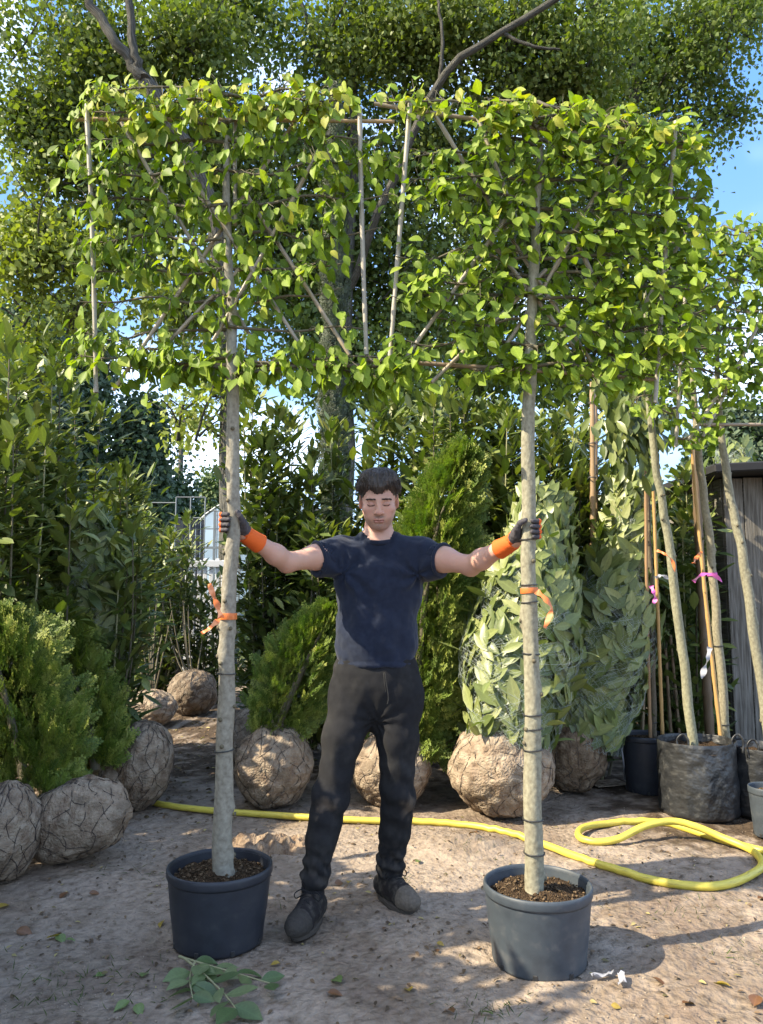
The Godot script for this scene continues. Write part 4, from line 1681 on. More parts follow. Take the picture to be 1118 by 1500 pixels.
# tiers: [y px at trunk, x px from, x px to, y px at from, y px at to]
func tiered_crown(t: Node3D, trunk_x: float, tiers: Array, depth: float, hang: float, per_px: float, holes: Array, singles: int, thick: float, size := 1.0) -> void:
	var leaves := []
	var twigs := Build.new()
	for tr in tiers:
		for side in 2:
			var x1: float = tr[1 + side]
			var y1: float = tr[3 + side]
			var span := absf(x1 - trunk_x)
			if span < 12.0:
				continue
			var n := 12
			var ctrl := []
			for k in 5:
				var f := k / 4.0
				ctrl.append(at(lerpf(trunk_x, x1, f), lerpf(tr[0], y1, f) + 13.0 * noise.get_noise_2d(f * 2.6 + tr[0], side * 7.0 + trunk_x), depth + thick * 0.5 * noise.get_noise_2d(f * 3.0, tr[0] + side * 9.0)))
			var pts := curve(ctrl, n)
			var local := []
			for p in pts:
				local.append(p - t.position)
			var b := Build.new()
			b.tube(local, ramp(0.0075, 0.0025, n), 6)
			part(t, "branch", b.done(), mats["twig"])
			var count := int(span * per_px)
			for i in count:
				var f := rf(0.04, 1.03)
				var px := lerpf(trunk_x, x1, f)
				var py := lerpf(tr[0], y1, f)
				# shoots come in bunches of three to five leaves
				var dz := rf(-thick, thick)
				var dx := rng.randfn() * 9.0
				var dy := rng.randfn() * 13.0 + 4.0
				var skip := false
				for q in holes:
					var e := Vector2((px + dx - q[0]) / q[2], (py + dy - q[1]) / q[3])
					if e.length_squared() < 1.0 and rng.randf() < q[4]:
						skip = true
				if skip:
					continue
				var c := at(px + dx, py + dy, depth - dz)
				var g := clampf(f - 0.06, 0.0, 1.0) * (n - 1)
				var gk := mini(int(g), n - 2)
				var from: Vector3 = pts[gk].lerp(pts[gk + 1], g - gk)
				twigs.tube([from - t.position, from.lerp(c, 0.5) + Vector3(0, 0.012, 0) - t.position, c - t.position], [0.0019, 0.0015, 0.001], 3, Color.WHITE, null, false)
				for j in 1 + rng.randi() % 3:
					var o := c + rdir() * 0.022
					var tip := Vector3(rng.randfn() * 0.55, -hang + rng.randfn() * 0.3, 0.30 + rng.randfn() * 0.45)
					var face := Vector3(-0.50 + rng.randfn() * 0.45, 0.55 + rng.randfn() * 0.3 + (1.0 - hang) * 0.6, 0.62 + rng.randfn() * 0.3)
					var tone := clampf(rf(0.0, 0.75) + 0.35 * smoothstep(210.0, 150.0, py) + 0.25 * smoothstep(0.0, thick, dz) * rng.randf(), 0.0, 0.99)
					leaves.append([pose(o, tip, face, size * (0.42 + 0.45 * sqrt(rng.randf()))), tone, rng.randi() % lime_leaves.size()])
	part(t, "twigs", twigs.done(), mats["twig"]).set_meta("kind", "stuff")
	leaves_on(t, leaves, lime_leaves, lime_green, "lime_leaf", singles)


func make_pleached_pair() -> void:
	var grey_cane := Color(0.34, 0.31, 0.25)
	var tan_cane := Color(0.40, 0.29, 0.16)

	# ---- the tree in the dark pot
	var zp := 2.85
	var foot := Vector3.ZERO
	foot = stand(322, 1300, 2.865)
	pot("plant pot painted darker for the shade, with the knobbly pale trunk growing in it", foot, 0.199, 0.166, 0.275, "dark_plastic", "pots of the pleached pair", 3.0)  # shade on this grey-blue pot is put into its darker plastic
	var t := thing("pleached_tree", "pleached tree with hanging leaves and a knobbly pale trunk in the dark pot", "tree", "pleached trees held by the worker", foot)
	var d := 2.70
	trunk(t, [near(325, 1300, 2.86), near(326, 1262, 2.85), near(329, 1120, 2.82), near(332, 980, 2.78), near(337, 860, 2.75), near(341, 760, 2.73), near(340, 640, 2.715), near(341, 540, d), near(339, 440, d), near(333, 340, d), near(333, 200, d)],
		[0.042, 0.0385, 0.033, 0.0305, 0.0275, 0.0245, 0.0245, 0.0215, 0.0185, 0.017, 0.010], 30, Color(1.0, 1.0, 1.0), 2.0)
	cane(t, near(127, 153, d - 0.02), near(141, 575, d - 0.02), 0.0095, grey_cane)
	cane(t, near(527, 157, d - 0.02), near(537, 520, d - 0.02), 0.0095, grey_cane)
	cane(t, near(106, 175, d + 0.01), near(578, 178, d + 0.01), 0.0085, tan_cane)
	cane(t, near(160, 534, d + 0.01), near(600, 536, d + 0.01), 0.0085, Color(0.22, 0.16, 0.10))
	for q in [[178, 180, 372, 500], [345, 262, 512, 520], [482, 192, 312, 500], [432, 178, 166, 572], [275, 250, 441, 508], [350, 395, 250, 498], [345, 180, 345, 330]]:
		cane(t, near(q[0], q[1], d + rf(-0.025, 0.03)), near(q[2], q[3], d + rf(-0.025, 0.03)), 0.0085, grey_cane.lerp(tan_cane, rf(0.0, 0.5)))
	ring_tie(t, near(334, 985, 2.78), 0.033, "black_tie", 0.002)
	ring_tie(t, near(330, 1098, 2.815), 0.036, "black_tie", 0.002)
	ring_tie(t, near(338, 900, 2.755), 0.0315, "orange_tape", 0.012, "tape_band")
	ribbon(t, [near(324, 905, 2.72), near(318, 885, 2.70), near(311, 868, 2.69), near(307, 855, 2.69)], 0.030, "orange_tape", "tape_tail")
	ribbon(t, [near(326, 903, 2.72), near(318, 910, 2.70), near(306, 921, 2.69), near(295, 928, 2.69)], 0.024, "orange_tape", "tape_tail")
	tiered_crown(t, 334, [[135, 150, 500, 128, 135], [152, 138, 508, 140, 148], [172, 120, 480, 168, 158], [205, 112, 560, 205, 215], [250, 102, 575, 250, 240], [300, 108, 575, 296, 290], [350, 112, 560, 352, 335], [395, 118, 520, 400, 385], [440, 116, 500, 445, 430], [485, 112, 545, 490, 478], [520, 118, 585, 515, 530], [540, 178, 590, 545, 545]],
		d * 1.058, 1.0, 0.34, [[250, 475, 80, 38, 0.72], [160, 455, 40, 40, 0.75], [385, 480, 60, 36, 0.85], [470, 445, 60, 50, 0.7], [550, 400, 50, 130, 0.9], [400, 230, 40, 24, 0.5], [180, 560, 60, 25, 0.5]], 300, 0.085)

	# ---- the tree in the grey-blue pot
	zp = 2.69
	foot = stand(788, 1320, 2.71)
	pot("grey-blue plant pot in the sun with the greenish banded trunk growing in it", foot, 0.193, 0.164, 0.268, "grey_plastic", "pots of the pleached pair", 8.0)
	t = thing("pleached_tree", "pleached tree with dense crown and a greenish trunk ringed by dark bands", "tree", "pleached trees held by the worker", foot)
	d = 2.70
	trunk(t, [near(783, 1320, zp), near(783, 1288, zp), near(781, 1150, 2.69), near(778, 1000, 2.70), near(776, 860, 2.70), near(773, 760, 2.70), near(775, 640, 2.70), near(777, 540, d), near(781, 430, d), near(786, 320, d), near(791, 205, d)],
		[0.036, 0.0335, 0.032, 0.029, 0.0275, 0.0265, 0.0255, 0.023, 0.020, 0.017, 0.010], 14, Color(0.96, 0.97, 0.88), 6.0)
	for y in [[858, 0.0282], [878, 0.0282], [955, 0.029], [1048, 0.0308], [1072, 0.031], [1096, 0.0312], [1197, 0.0333], [1246, 0.0335], [790, 0.0275]]:
		ring_tie(t, near(777 + (y[0] - 860) * 0.012, y[0], 2.70), y[1], "black_tie", 0.0022)
	ring_tie(t, near(776, 862, 2.70), 0.0285, "orange_tape", 0.010, "tape_band")
	ribbon(t, [near(786, 866, 2.66), near(798, 876, 2.64), near(808, 890, 2.64), near(804, 905, 2.64), near(798, 920, 2.64)], 0.026, "orange_tape", "tape_tail")
	cane(t, near(601, 152, d - 0.02), near(569, 556, d - 0.02), 0.0095, grey_cane)
	cane(t, near(990, 178, d - 0.02), near(960, 590, d - 0.02), 0.0095, grey_cane)
	cane(t, near(548, 152, d + 0.01), near(1022, 218, d + 0.01), 0.0085, Color(0.30, 0.25, 0.18))
	cane(t, near(528, 527, d + 0.01), near(960, 556, d + 0.01), 0.0085, Color(0.24, 0.18, 0.11))
	for q in [[638, 170, 896, 575], [700, 172, 760, 330], [752, 305, 572, 556], [800, 395, 632, 560], [832, 362, 742, 505], [843, 352, 905, 480], [700, 330, 850, 520], [905, 230, 770, 470], [930, 470, 1010, 330]]:
		cane(t, near(q[0], q[1], d + rf(-0.025, 0.03)), near(q[2], q[3], d + rf(-0.025, 0.03)), 0.0085, grey_cane.lerp(tan_cane, rf(0.0, 0.4)))
	tiered_crown(t, 788, [[155, 710, 870, 150, 165], [172, 560, 1000, 140, 178], [180, 700, 1010, 170, 190], [205, 690, 1025, 195, 210], [235, 610, 1030, 225, 245], [265, 600, 1035, 262, 285], [300, 615, 1030, 285, 320], [335, 680, 1040, 320, 345], [370, 580, 1045, 375, 385], [405, 585, 1030, 410, 420], [440, 580, 1030, 430, 455], [475, 640, 1020, 470, 490], [510, 580, 1010, 500, 520], [540, 545, 960, 530, 545]],
		d * 1.058, 0.55, 0.33, [[660, 190, 45, 26, 0.85], [585, 330, 30, 45, 0.8], [640, 350, 45, 22, 0.6], [620, 485, 55, 30, 0.7], [560, 340, 28, 160, 0.7], [700, 520, 45, 20, 0.5], [850, 395, 30, 35, 0.5]], 300, 0.10)


# ---------------------------------------------------------------- the plants in front of the shed
func grow_bag(label: String, where: Vector3, r: float, h: float, sd: float) -> void:
	var t := thing("grow_bag", label, "grow bag", "woven grow bags by the shed", where)
	var b := Build.new()
	var prof := [Vector2(0, 0.0), Vector2(r * 0.90, 0.0), Vector2(r * 0.98, 0.015)]
	for k in 16:
		prof.append(Vector2(r, 0.03 + (h - 0.03) * k / 15.0))
	prof.append_array([Vector2(r * 0.97, h), Vector2(r * 0.955, h - 0.05)])
	b.lathe(Transform3D(), prof, 72, Color.WHITE, func(a: float, y: float) -> float:
		return 1.0 + 0.045 * noise.get_noise_3d(cos(a) * 2.0 + sd, sin(a) * 2.0, y * 5.0) + 0.018 * noise.get_noise_3d(cos(a) * 5.0 + sd, sin(a) * 5.0, y * 16.0) + 0.05 * sin(a * 2.0 + sd) * smoothstep(0.6, 1.0, y / h))
	part(t, "sack", b.done(), mats["woven_bag"])
	b = Build.new()
	for j in 9:
		for i in 32:
			var a := TAU * i / 32.0
			var q := r * 0.955 * j / 8.0
			b.vert(Vector3(cos(a) * q, h - 0.045 + 0.015 * noise.get_noise_2d(cos(a) * q * 20.0 + sd, sin(a) * q * 20.0), sin(a) * q))
	for j in 8:
		for i in 32:
			var n := (i + 1) % 32
			b.quad(j * 32 + n, j * 32 + i, (j + 1) * 32 + i, (j + 1) * 32 + n)
	part(t, "soil", b.done(), mats["potting_soil"])
	for s in [-1.0, 1.0]:
		b = Build.new()
		var o := Vector3(s * r * 0.72, h - 0.05, r * 0.66)
		b.tube(curve([o, o + Vector3(-0.01, 0.07, 0.0), o + Vector3(0.025, 0.105, 0.0), o + Vector3(0.055, 0.07, 0.0), o + Vector3(0.05, 0.0, 0.0)], 14), ramp(0.007, 0.007, 14), 6, Color.WHITE, null, true, 0.5)
		part(t, "handle", b.done(), mats["woven_bag"])


func make_trees_beside_the_shed() -> void:
	mats["clod"] = clod_mesh(0.008)
	var cm := mat("clod_mat", Color(PALE, PALE, PALE), 0.95, 0.2)
	cm.vertex_color_use_as_albedo = true
	for q in [[0.084, 0.054, 0.12, 0.25], [0.078, 0.050, 0.25, 0.20], [0.090, 0.058, 0.05, 0.30], [0.072, 0.046, 0.20, 0.42], [0.080, 0.048, 0.42, 0.3], [0.060, 0.040, -0.15, 0.5]]:
		lime_leaves.append(leaf_mesh(q[0], q[1] * 0.94, 0.50, q[3], q[2], 0.006, 5))
	var g := "pleached trees in front of the shed"
	var tan_cane := Color(0.52, 0.33, 0.13)
	# in the bag
	var w := stand(1024, 1180, 4.45)
	grow_bag("wrinkled black woven grow bag with two handles beside the yellow hose loop", w, 0.222, 0.43, 1.0)
	var t := thing("pleached_tree", "slim pleached tree with a bent mottled trunk rising from the black bag", "tree", g, w)
	trunk(t, [near(1018, 1120, 4.36), near(1015, 1100, 4.36), near(1002, 970, 4.32), near(988, 870, 4.28), near(976, 770, 4.24), near(964, 700, 4.2), near(952, 600, 4.15), near(945, 420, 4.1)], [0.030, 0.029, 0.027, 0.026, 0.024, 0.022, 0.019, 0.008], 14, Color(0.95, 1.0, 0.85), 11.0)
	ribbon(t, [near(962, 806, 4.2), near(975, 812, 4.15), near(985, 822, 4.15), near(989, 838, 4.15)], 0.02, "orange_tape", "tape_tail")
	cane(t, near(1030, 640, 4.0), near(1128, 440, 4.0), 0.011, Color(0.34, 0.31, 0.25))
	cane(t, near(1008, 645, 4.0), near(1090, 520, 4.0), 0.011, Color(0.34, 0.31, 0.25))
	cane(t, near(975, 380, 4.0), near(966, 480, 4.0), 0.011, Color(0.34, 0.31, 0.25))
	cane(t, near(1004, 430, 4.0), near(990, 655, 4.0), 0.011, Color(0.34, 0.31, 0.25))
	cane(t, near(1025, 622, 4.0), near(1150, 622, 4.0), 0.010, Color(0.30, 0.24, 0.18))
	tiered_crown(t, 985, [[345, 960, 1110, 350, 345], [380, 950, 1120, 385, 372], [420, 960, 1125, 420, 415], [460, 950, 1125, 455, 450], [500, 960, 1125, 500, 505], [540, 930, 1110, 540, 545], [575, 930, 1080, 575, 580], [605, 960, 1050, 605, 610], [635, 985, 1045, 630, 640]], 4.23, 0.6, 0.34, [[1095, 600, 40, 25, 0.7]], 260, 0.15, 1.05)
	# leaning one next to the shed
	t = thing("pleached_tree", "leaning pleached tree with a knotty grey trunk right in front of the shed boards", "tree", g, stand(1135, 1150, 4.3))
	trunk(t, [near(1133, 1120, 4.25), near(1128, 1085, 4.25), near(1104, 920, 4.22), near(1086, 800, 4.2), near(1072, 740, 4.2), near(1062, 680, 4.18), near(1054, 600, 4.15), near(1050, 440, 4.1)], [0.032, 0.031, 0.028, 0.026, 0.024, 0.022, 0.018, 0.008], 16, Color(0.9, 0.92, 0.82), 15.0)
	tiered_crown(t, 1060, [[335, 1045, 1130, 340, 335], [365, 1030, 1135, 365, 360], [400, 1040, 1135, 400, 395], [440, 1040, 1135, 440, 440], [480, 1035, 1130, 480, 490], [520, 1030, 1125, 520, 530], [560, 1035, 1115, 560, 565]], 4.34, 0.6, 0.35, [], 160, 0.15, 1.05)
	grow_bag("black woven grow bag half hidden beside the wrinkled one, under the leaning trunk", stand(1118, 1160, 4.42), 0.17, 0.40, 5.0)
	pot("small grey-blue pot standing in front of the half hidden bag", stand(1128, 1190, 4.05), 0.105, 0.085, 0.26, "grey_plastic", "pots by the shed", 21.0)
	# trunk with the bright cane and the pink ribbon
	w = stand(1062, 1120, 4.75)
	pot("black pot behind the wrinkled bag, holding the trunk with the pink ribbon", w, 0.19, 0.16, 0.36, "dark_plastic", "pots by the shed", 12.0)
	t = thing("pleached_tree", "straight trunk tied to a bright cane with a pink ribbon and a white label", "tree", g, w)
	trunk(t, [near(1066, 1105, 4.75), near(1064, 1085, 4.75), near(1051, 930, 4.7), near(1040, 800, 4.65), near(1028, 700, 4.6), near(1020, 620, 4.55), near(1010, 480, 4.5)], [0.030, 0.029, 0.027, 0.025, 0.023, 0.02, 0.01], 10, Color(1.0, 0.98, 0.85), 17.0)
	cane(t, near(1058, 1095, 4.68), near(1012, 640, 4.5), 0.013, tan_cane)
	ribbon(t, [near(1016, 852, 4.55), near(1026, 843, 4.52), near(1038, 840, 4.52), near(1050, 845, 4.52), near(1058, 852, 4.53)], 0.028, "pink_tape")
	ring_tie(t, near(1037, 842, 4.63), 0.034, "pink_tape", 0.010, "ribbon_band")
	ribbon(t, [near(1040, 948, 4.6), near(1037, 965, 4.58), near(1032, 980, 4.58), near(1028, 994, 4.58)], 0.04, "white_tape", "plant_label", Vector3(0.2, 0, 1))
	ring_tie(t, near(1040, 948, 4.66), 0.034, "black_tie", 0.003)
	ring_tie(t, near(1050, 1060, 4.7), 0.034, "black_tie", 0.003)
	ribbon(t, [near(1016, 825, 4.55), near(1022, 815, 4.5), near(1028, 808, 4.5)], 0.03, "orange_tape")
	# evergreen on two canes in the black pot
	w = stand(948, 1130, 4.95)
	pot("black pot beside the wrinkled bag, holding the evergreen on two canes", w, 0.165, 0.135, 0.37, "dark_plastic", "pots by the shed", 14.0)
	t = thing("evergreen_standard", "young evergreen with drooping dark leaves tied to two canes with a pink ribbon", "tree", "", w)
	trunk(t, [near(962, 1095, 4.95), near(958, 1075, 4.95), near(955, 900, 4.85), near(949, 740, 4.75), near(945, 620, 4.65), near(945, 560, 4.6)], [0.020, 0.019, 0.017, 0.015, 0.012, 0.008], 5, Color(0.62, 0.55, 0.48), 19.0)
	cane(t, near(971, 1085, 4.9), near(953, 600, 4.62), 0.012, tan_cane)
	cane(t, near(953, 1080, 4.9), near(946, 640, 4.66), 0.012, Color(0.35, 0.22, 0.12))
	ribbon(t, [near(954, 858, 4.72), near(958, 868, 4.7), near(960, 878, 4.7), near(957, 884, 4.7)], 0.035, "pink_tape")
	ribbon(t, [near(960, 846, 4.72), near(970, 843, 4.7), near(980, 848, 4.7)], 0.028, "white_tape", "plant_label")
	for y in [712, 800, 950, 1062]:
		ring_tie(t, near(958 + (y - 850) * 0.03, y, 4.83), 0.036, "black_tie", 0.003)
	var leaves := []
	for i in 260:
		var px := 932 + rng.randfn() * 26.0
		var py := 610 + rng.randfn() * 36.0
		var p := near(px, py, 4.55 + rf(-0.2, 0.1))
		leaves.append([pose(p, Vector3(rng.randfn() * 0.4, -1.0, 0.3 + rng.randfn() * 0.4), Vector3(rng.randfn() * 0.5, 0.4, 1.0), rf(0.7, 1.05)), rf(0.0, 0.8), rng.randi() % 3])
	leaves_on(t, leaves, laurel_leaves, laurel_green, "laurel_leaf", 200)
	# canes standing further in
	last_trunk = []
	t = thing("cane_bundle", "two brown canes standing among the sunlit laurels below the pleached crown", "canes", "", stand(866, 1000, 5.1))
	cane(t, near(866, 1090, 5.1), near(868, 560, 5.0), 0.022, Color(0.33, 0.23, 0.13))
	cane(t, near(876, 1090, 5.2), near(873, 580, 5.1), 0.014, Color(0.25, 0.17, 0.10))
	for y in [590, 650, 700]:
		ring_tie(t, near(868, y, 5.01), 0.027, "black_tie", 0.004)
	t = thing("cane_bundle", "thick dark stake and thin canes standing in the shade behind the black pots", "canes", "", stand(1030, 1060, 5.3))
	cane(t, near(1042, 1110, 5.3), near(1018, 640, 5.1), 0.034, Color(0.16, 0.11, 0.07))
	cane(t, near(985, 1105, 5.4), near(975, 950, 5.4), 0.013, Color(0.22, 0.15, 0.09))
	cane(t, near(998, 1105, 5.4), near(982, 930, 5.4), 0.011, Color(0.22, 0.15, 0.09))
	cane(t, near(940, 1105, 5.3), near(946, 950, 5.3), 0.014, Color(0.26, 0.19, 0.11))
	# the torn end of a white cord hanging by the pot
	t = thing("cord", "frayed white cord hanging down beside the black pot", "cord", "", near(916, 1140, 4.95) * Vector3(1, 0, 1))
	var b := Build.new()
	b.tube(curve([near(906, 1060, 4.95) - t.position, near(909, 1085, 4.93) - t.position, near(914, 1120, 4.92) - t.position, on_ground(915, 1142) - t.position], 10), ramp(0.005, 0.007, 10), 6)
	part(t, "strand", b.done(), mats["white_tape"])


# ---------------------------------------------------------------- hose
func make_hose() -> void:
	var ctrl := []
	var r := 0.0185
	for q in [[200, 1172, 0], [232, 1182, 0], [300, 1191, 0], [420, 1200, 0], [520, 1206, 0], [640, 1211, 0], [720, 1221, 0], [790, 1240, 0], [850, 1263, 0], [925, 1288, 0], [1000, 1303, 0], [1060, 1303, 0]]:
		ctrl.append(on_ground(q[0], q[1]) + Vector3(0, r + q[2], 0))
	for q in [[1104, 1292, 3.47, 0.0], [1117, 1275, 3.6, 0.0], [1100, 1252, 3.78, 0.0], [1056, 1226, 3.9, 0.0], [1020, 1211, 3.95, 0.0], [985, 1203, 3.98, 0.0], [945, 1210, 3.95, 0.0], [905, 1229, 3.9, 0.0], [870, 1235, 3.9, 0.0], [848, 1225, 3.98, 0.0], [856, 1212, 4.1, 0.0], [900, 1206, 4.2, 0.0], [975, 1209, 4.2, 0.0], [1030, 1227, 4.02, 0.0], [1075, 1245, 3.88, 0.0], [1125, 1258, 3.75, 0.0], [1180, 1266, 3.68, 0.0]]:
		var p := near(q[0], q[1], q[2])
		p.y = maxf(p.y, r)
		ctrl.append(p)
	var pts := curve(ctrl, 240)
	for i in pts.size():
		pts[i].y = maxf(pts[i].y, ground_y(pts[i].x, pts[i].z) + r * 0.9)
	var b := Build.new()
	b.tube(pts, ramp(r, r, 240), 14, Color.WHITE, func(a: float, i: int) -> float: return 1.0 + 0.03 * noise.get_noise_2d(i * 0.2, cos(a)))
	solo("garden_hose", b.done(), mats["hose"], "thick yellow hose lying across the yard and looping in front of the black bag", "hose")


# ---------------------------------------------------------------- the worker
var skin_tone := Color(0.50, 0.29, 0.215)


func arm_points() -> Array:
	# shoulder, elbow, wrist of each arm; first the one that holds the knobbly trunk
	return [[near(503, 812, 3.10), near(420, 823, 2.95), near(367, 788, 2.81)], [near(615, 814, 3.10), near(690, 828, 2.95), near(744, 798, 2.79)]]


func leg_points() -> Array:
	return [[near(522, 1000, 3.12), near(483, 1170, 3.02), near(458, 1300, 2.99)], [near(582, 1000, 3.12), near(583, 1165, 3.10), near(570, 1283, 3.20)]]


func make_person() -> void:
	var mid := near(540, 1340, 3.08)
	var t := thing("person", "person in navy t-shirt, black joggers and orange gloves holding both trunks", "person", "", Vector3(mid.x, 0, mid.z))
	var inv := Transform3D(Basis(), -t.position)
	var arms := arm_points()
	var legs := leg_points()
	var neck := near(554, 790, 3.11)
	var chest := near(555, 850, 3.12)
	var belly := near(551, 930, 3.12)
	var hips := near(551, 1000, 3.13)
	var head_at := near(555, 733, 3.06)
	var head := Transform3D(Basis(Vector3(1, 0, 0), 0.30) * Basis(Vector3(0, 0, 1), 0.02), head_at)

	# body: one surface from the neck down, then the head on a finer grid
	var f := Field.new(Vector3(arms[0][2].x - 0.12, legs[0][2].y - 0.04, -3.58), Vector3(arms[1][2].x + 0.12, head_at.y - 0.04, -2.80), 0.0095)
	f.cone(chest, belly, 0.145, 0.130, 0.05, false, 1.5)
	f.cone(belly, hips, 0.130, 0.145, 0.05, false, 1.4)
	f.cone(head * Vector3(0, -0.06, -0.035), neck + Vector3(0, -0.01, -0.01), 0.057, 0.062, 0.03)
	f.cone(neck + Vector3(0, -0.03, -0.01), chest, 0.07, 0.12, 0.05, false, 1.3)
	for s in 2:
		var a: Array = arms[s]
		f.cone(neck + Vector3(0, -0.03, -0.01), a[0], 0.05, 0.055, 0.05)
		f.cone(a[0], a[0].lerp(a[1], 0.45), 0.054, 0.049, 0.03)
		f.cone(a[0].lerp(a[1], 0.45), a[1], 0.047, 0.038, 0.03)
		f.cone(a[1], a[1].lerp(a[2], 0.3), 0.038, 0.042, 0.02)
		f.ball(a[1] + Vector3(0, -0.012, -0.012), Vector3(0.036, 0.034, 0.034), 0.015)
		f.ball(a[0].lerp(a[1], 0.5) + Vector3(0, 0.010, 0.014), Vector3(0.05, 0.041, 0.041), 0.03)
		f.cone(a[1].lerp(a[2], 0.3), a[2], 0.041, 0.027, 0.02)
		f.cone(a[2], a[2] + (a[2] - a[1]).normalized() * 0.05, 0.029, 0.026, 0.02)
		var l: Array = legs[s]
		f.cone(l[0], l[1], 0.070, 0.045, 0.04)
		f.cone(l[1], l[1].lerp(l[2], 0.35), 0.048, 0.050, 0.03)
		f.cone(l[1].lerp(l[2], 0.35), l[2], 0.050, 0.036, 0.03)
	var b := Build.new()
	var tone := func(p: Vector3) -> Color:
		var k := 1.0 + 0.05 * noise.get_noise_3d(p.x * 14.0, p.y * 14.0, p.z * 14.0)
		return Color(skin_tone.r * k, skin_tone.g * k * (1.0 - 0.03 * noise.get_noise_3d(p.x * 8.0, p.y * 8.0, 3.0)), skin_tone.b * k)
	f.mesh(b, null, tone, inv)
	make_head(b, inv * head)
	part(t, "body", b.done(), mats["skin"])
	make_hair(t, inv * head)
	make_shirt(t, inv, arms, neck, chest, belly, hips)
	make_trousers(t, inv, legs, hips, belly)
	for s in 2:
		make_glove(t, inv, arms[s], near(341, 765, 2.73) if s == 0 else near(773, 775, 2.70), s)
		make_shoe(t, inv, legs[s], s)


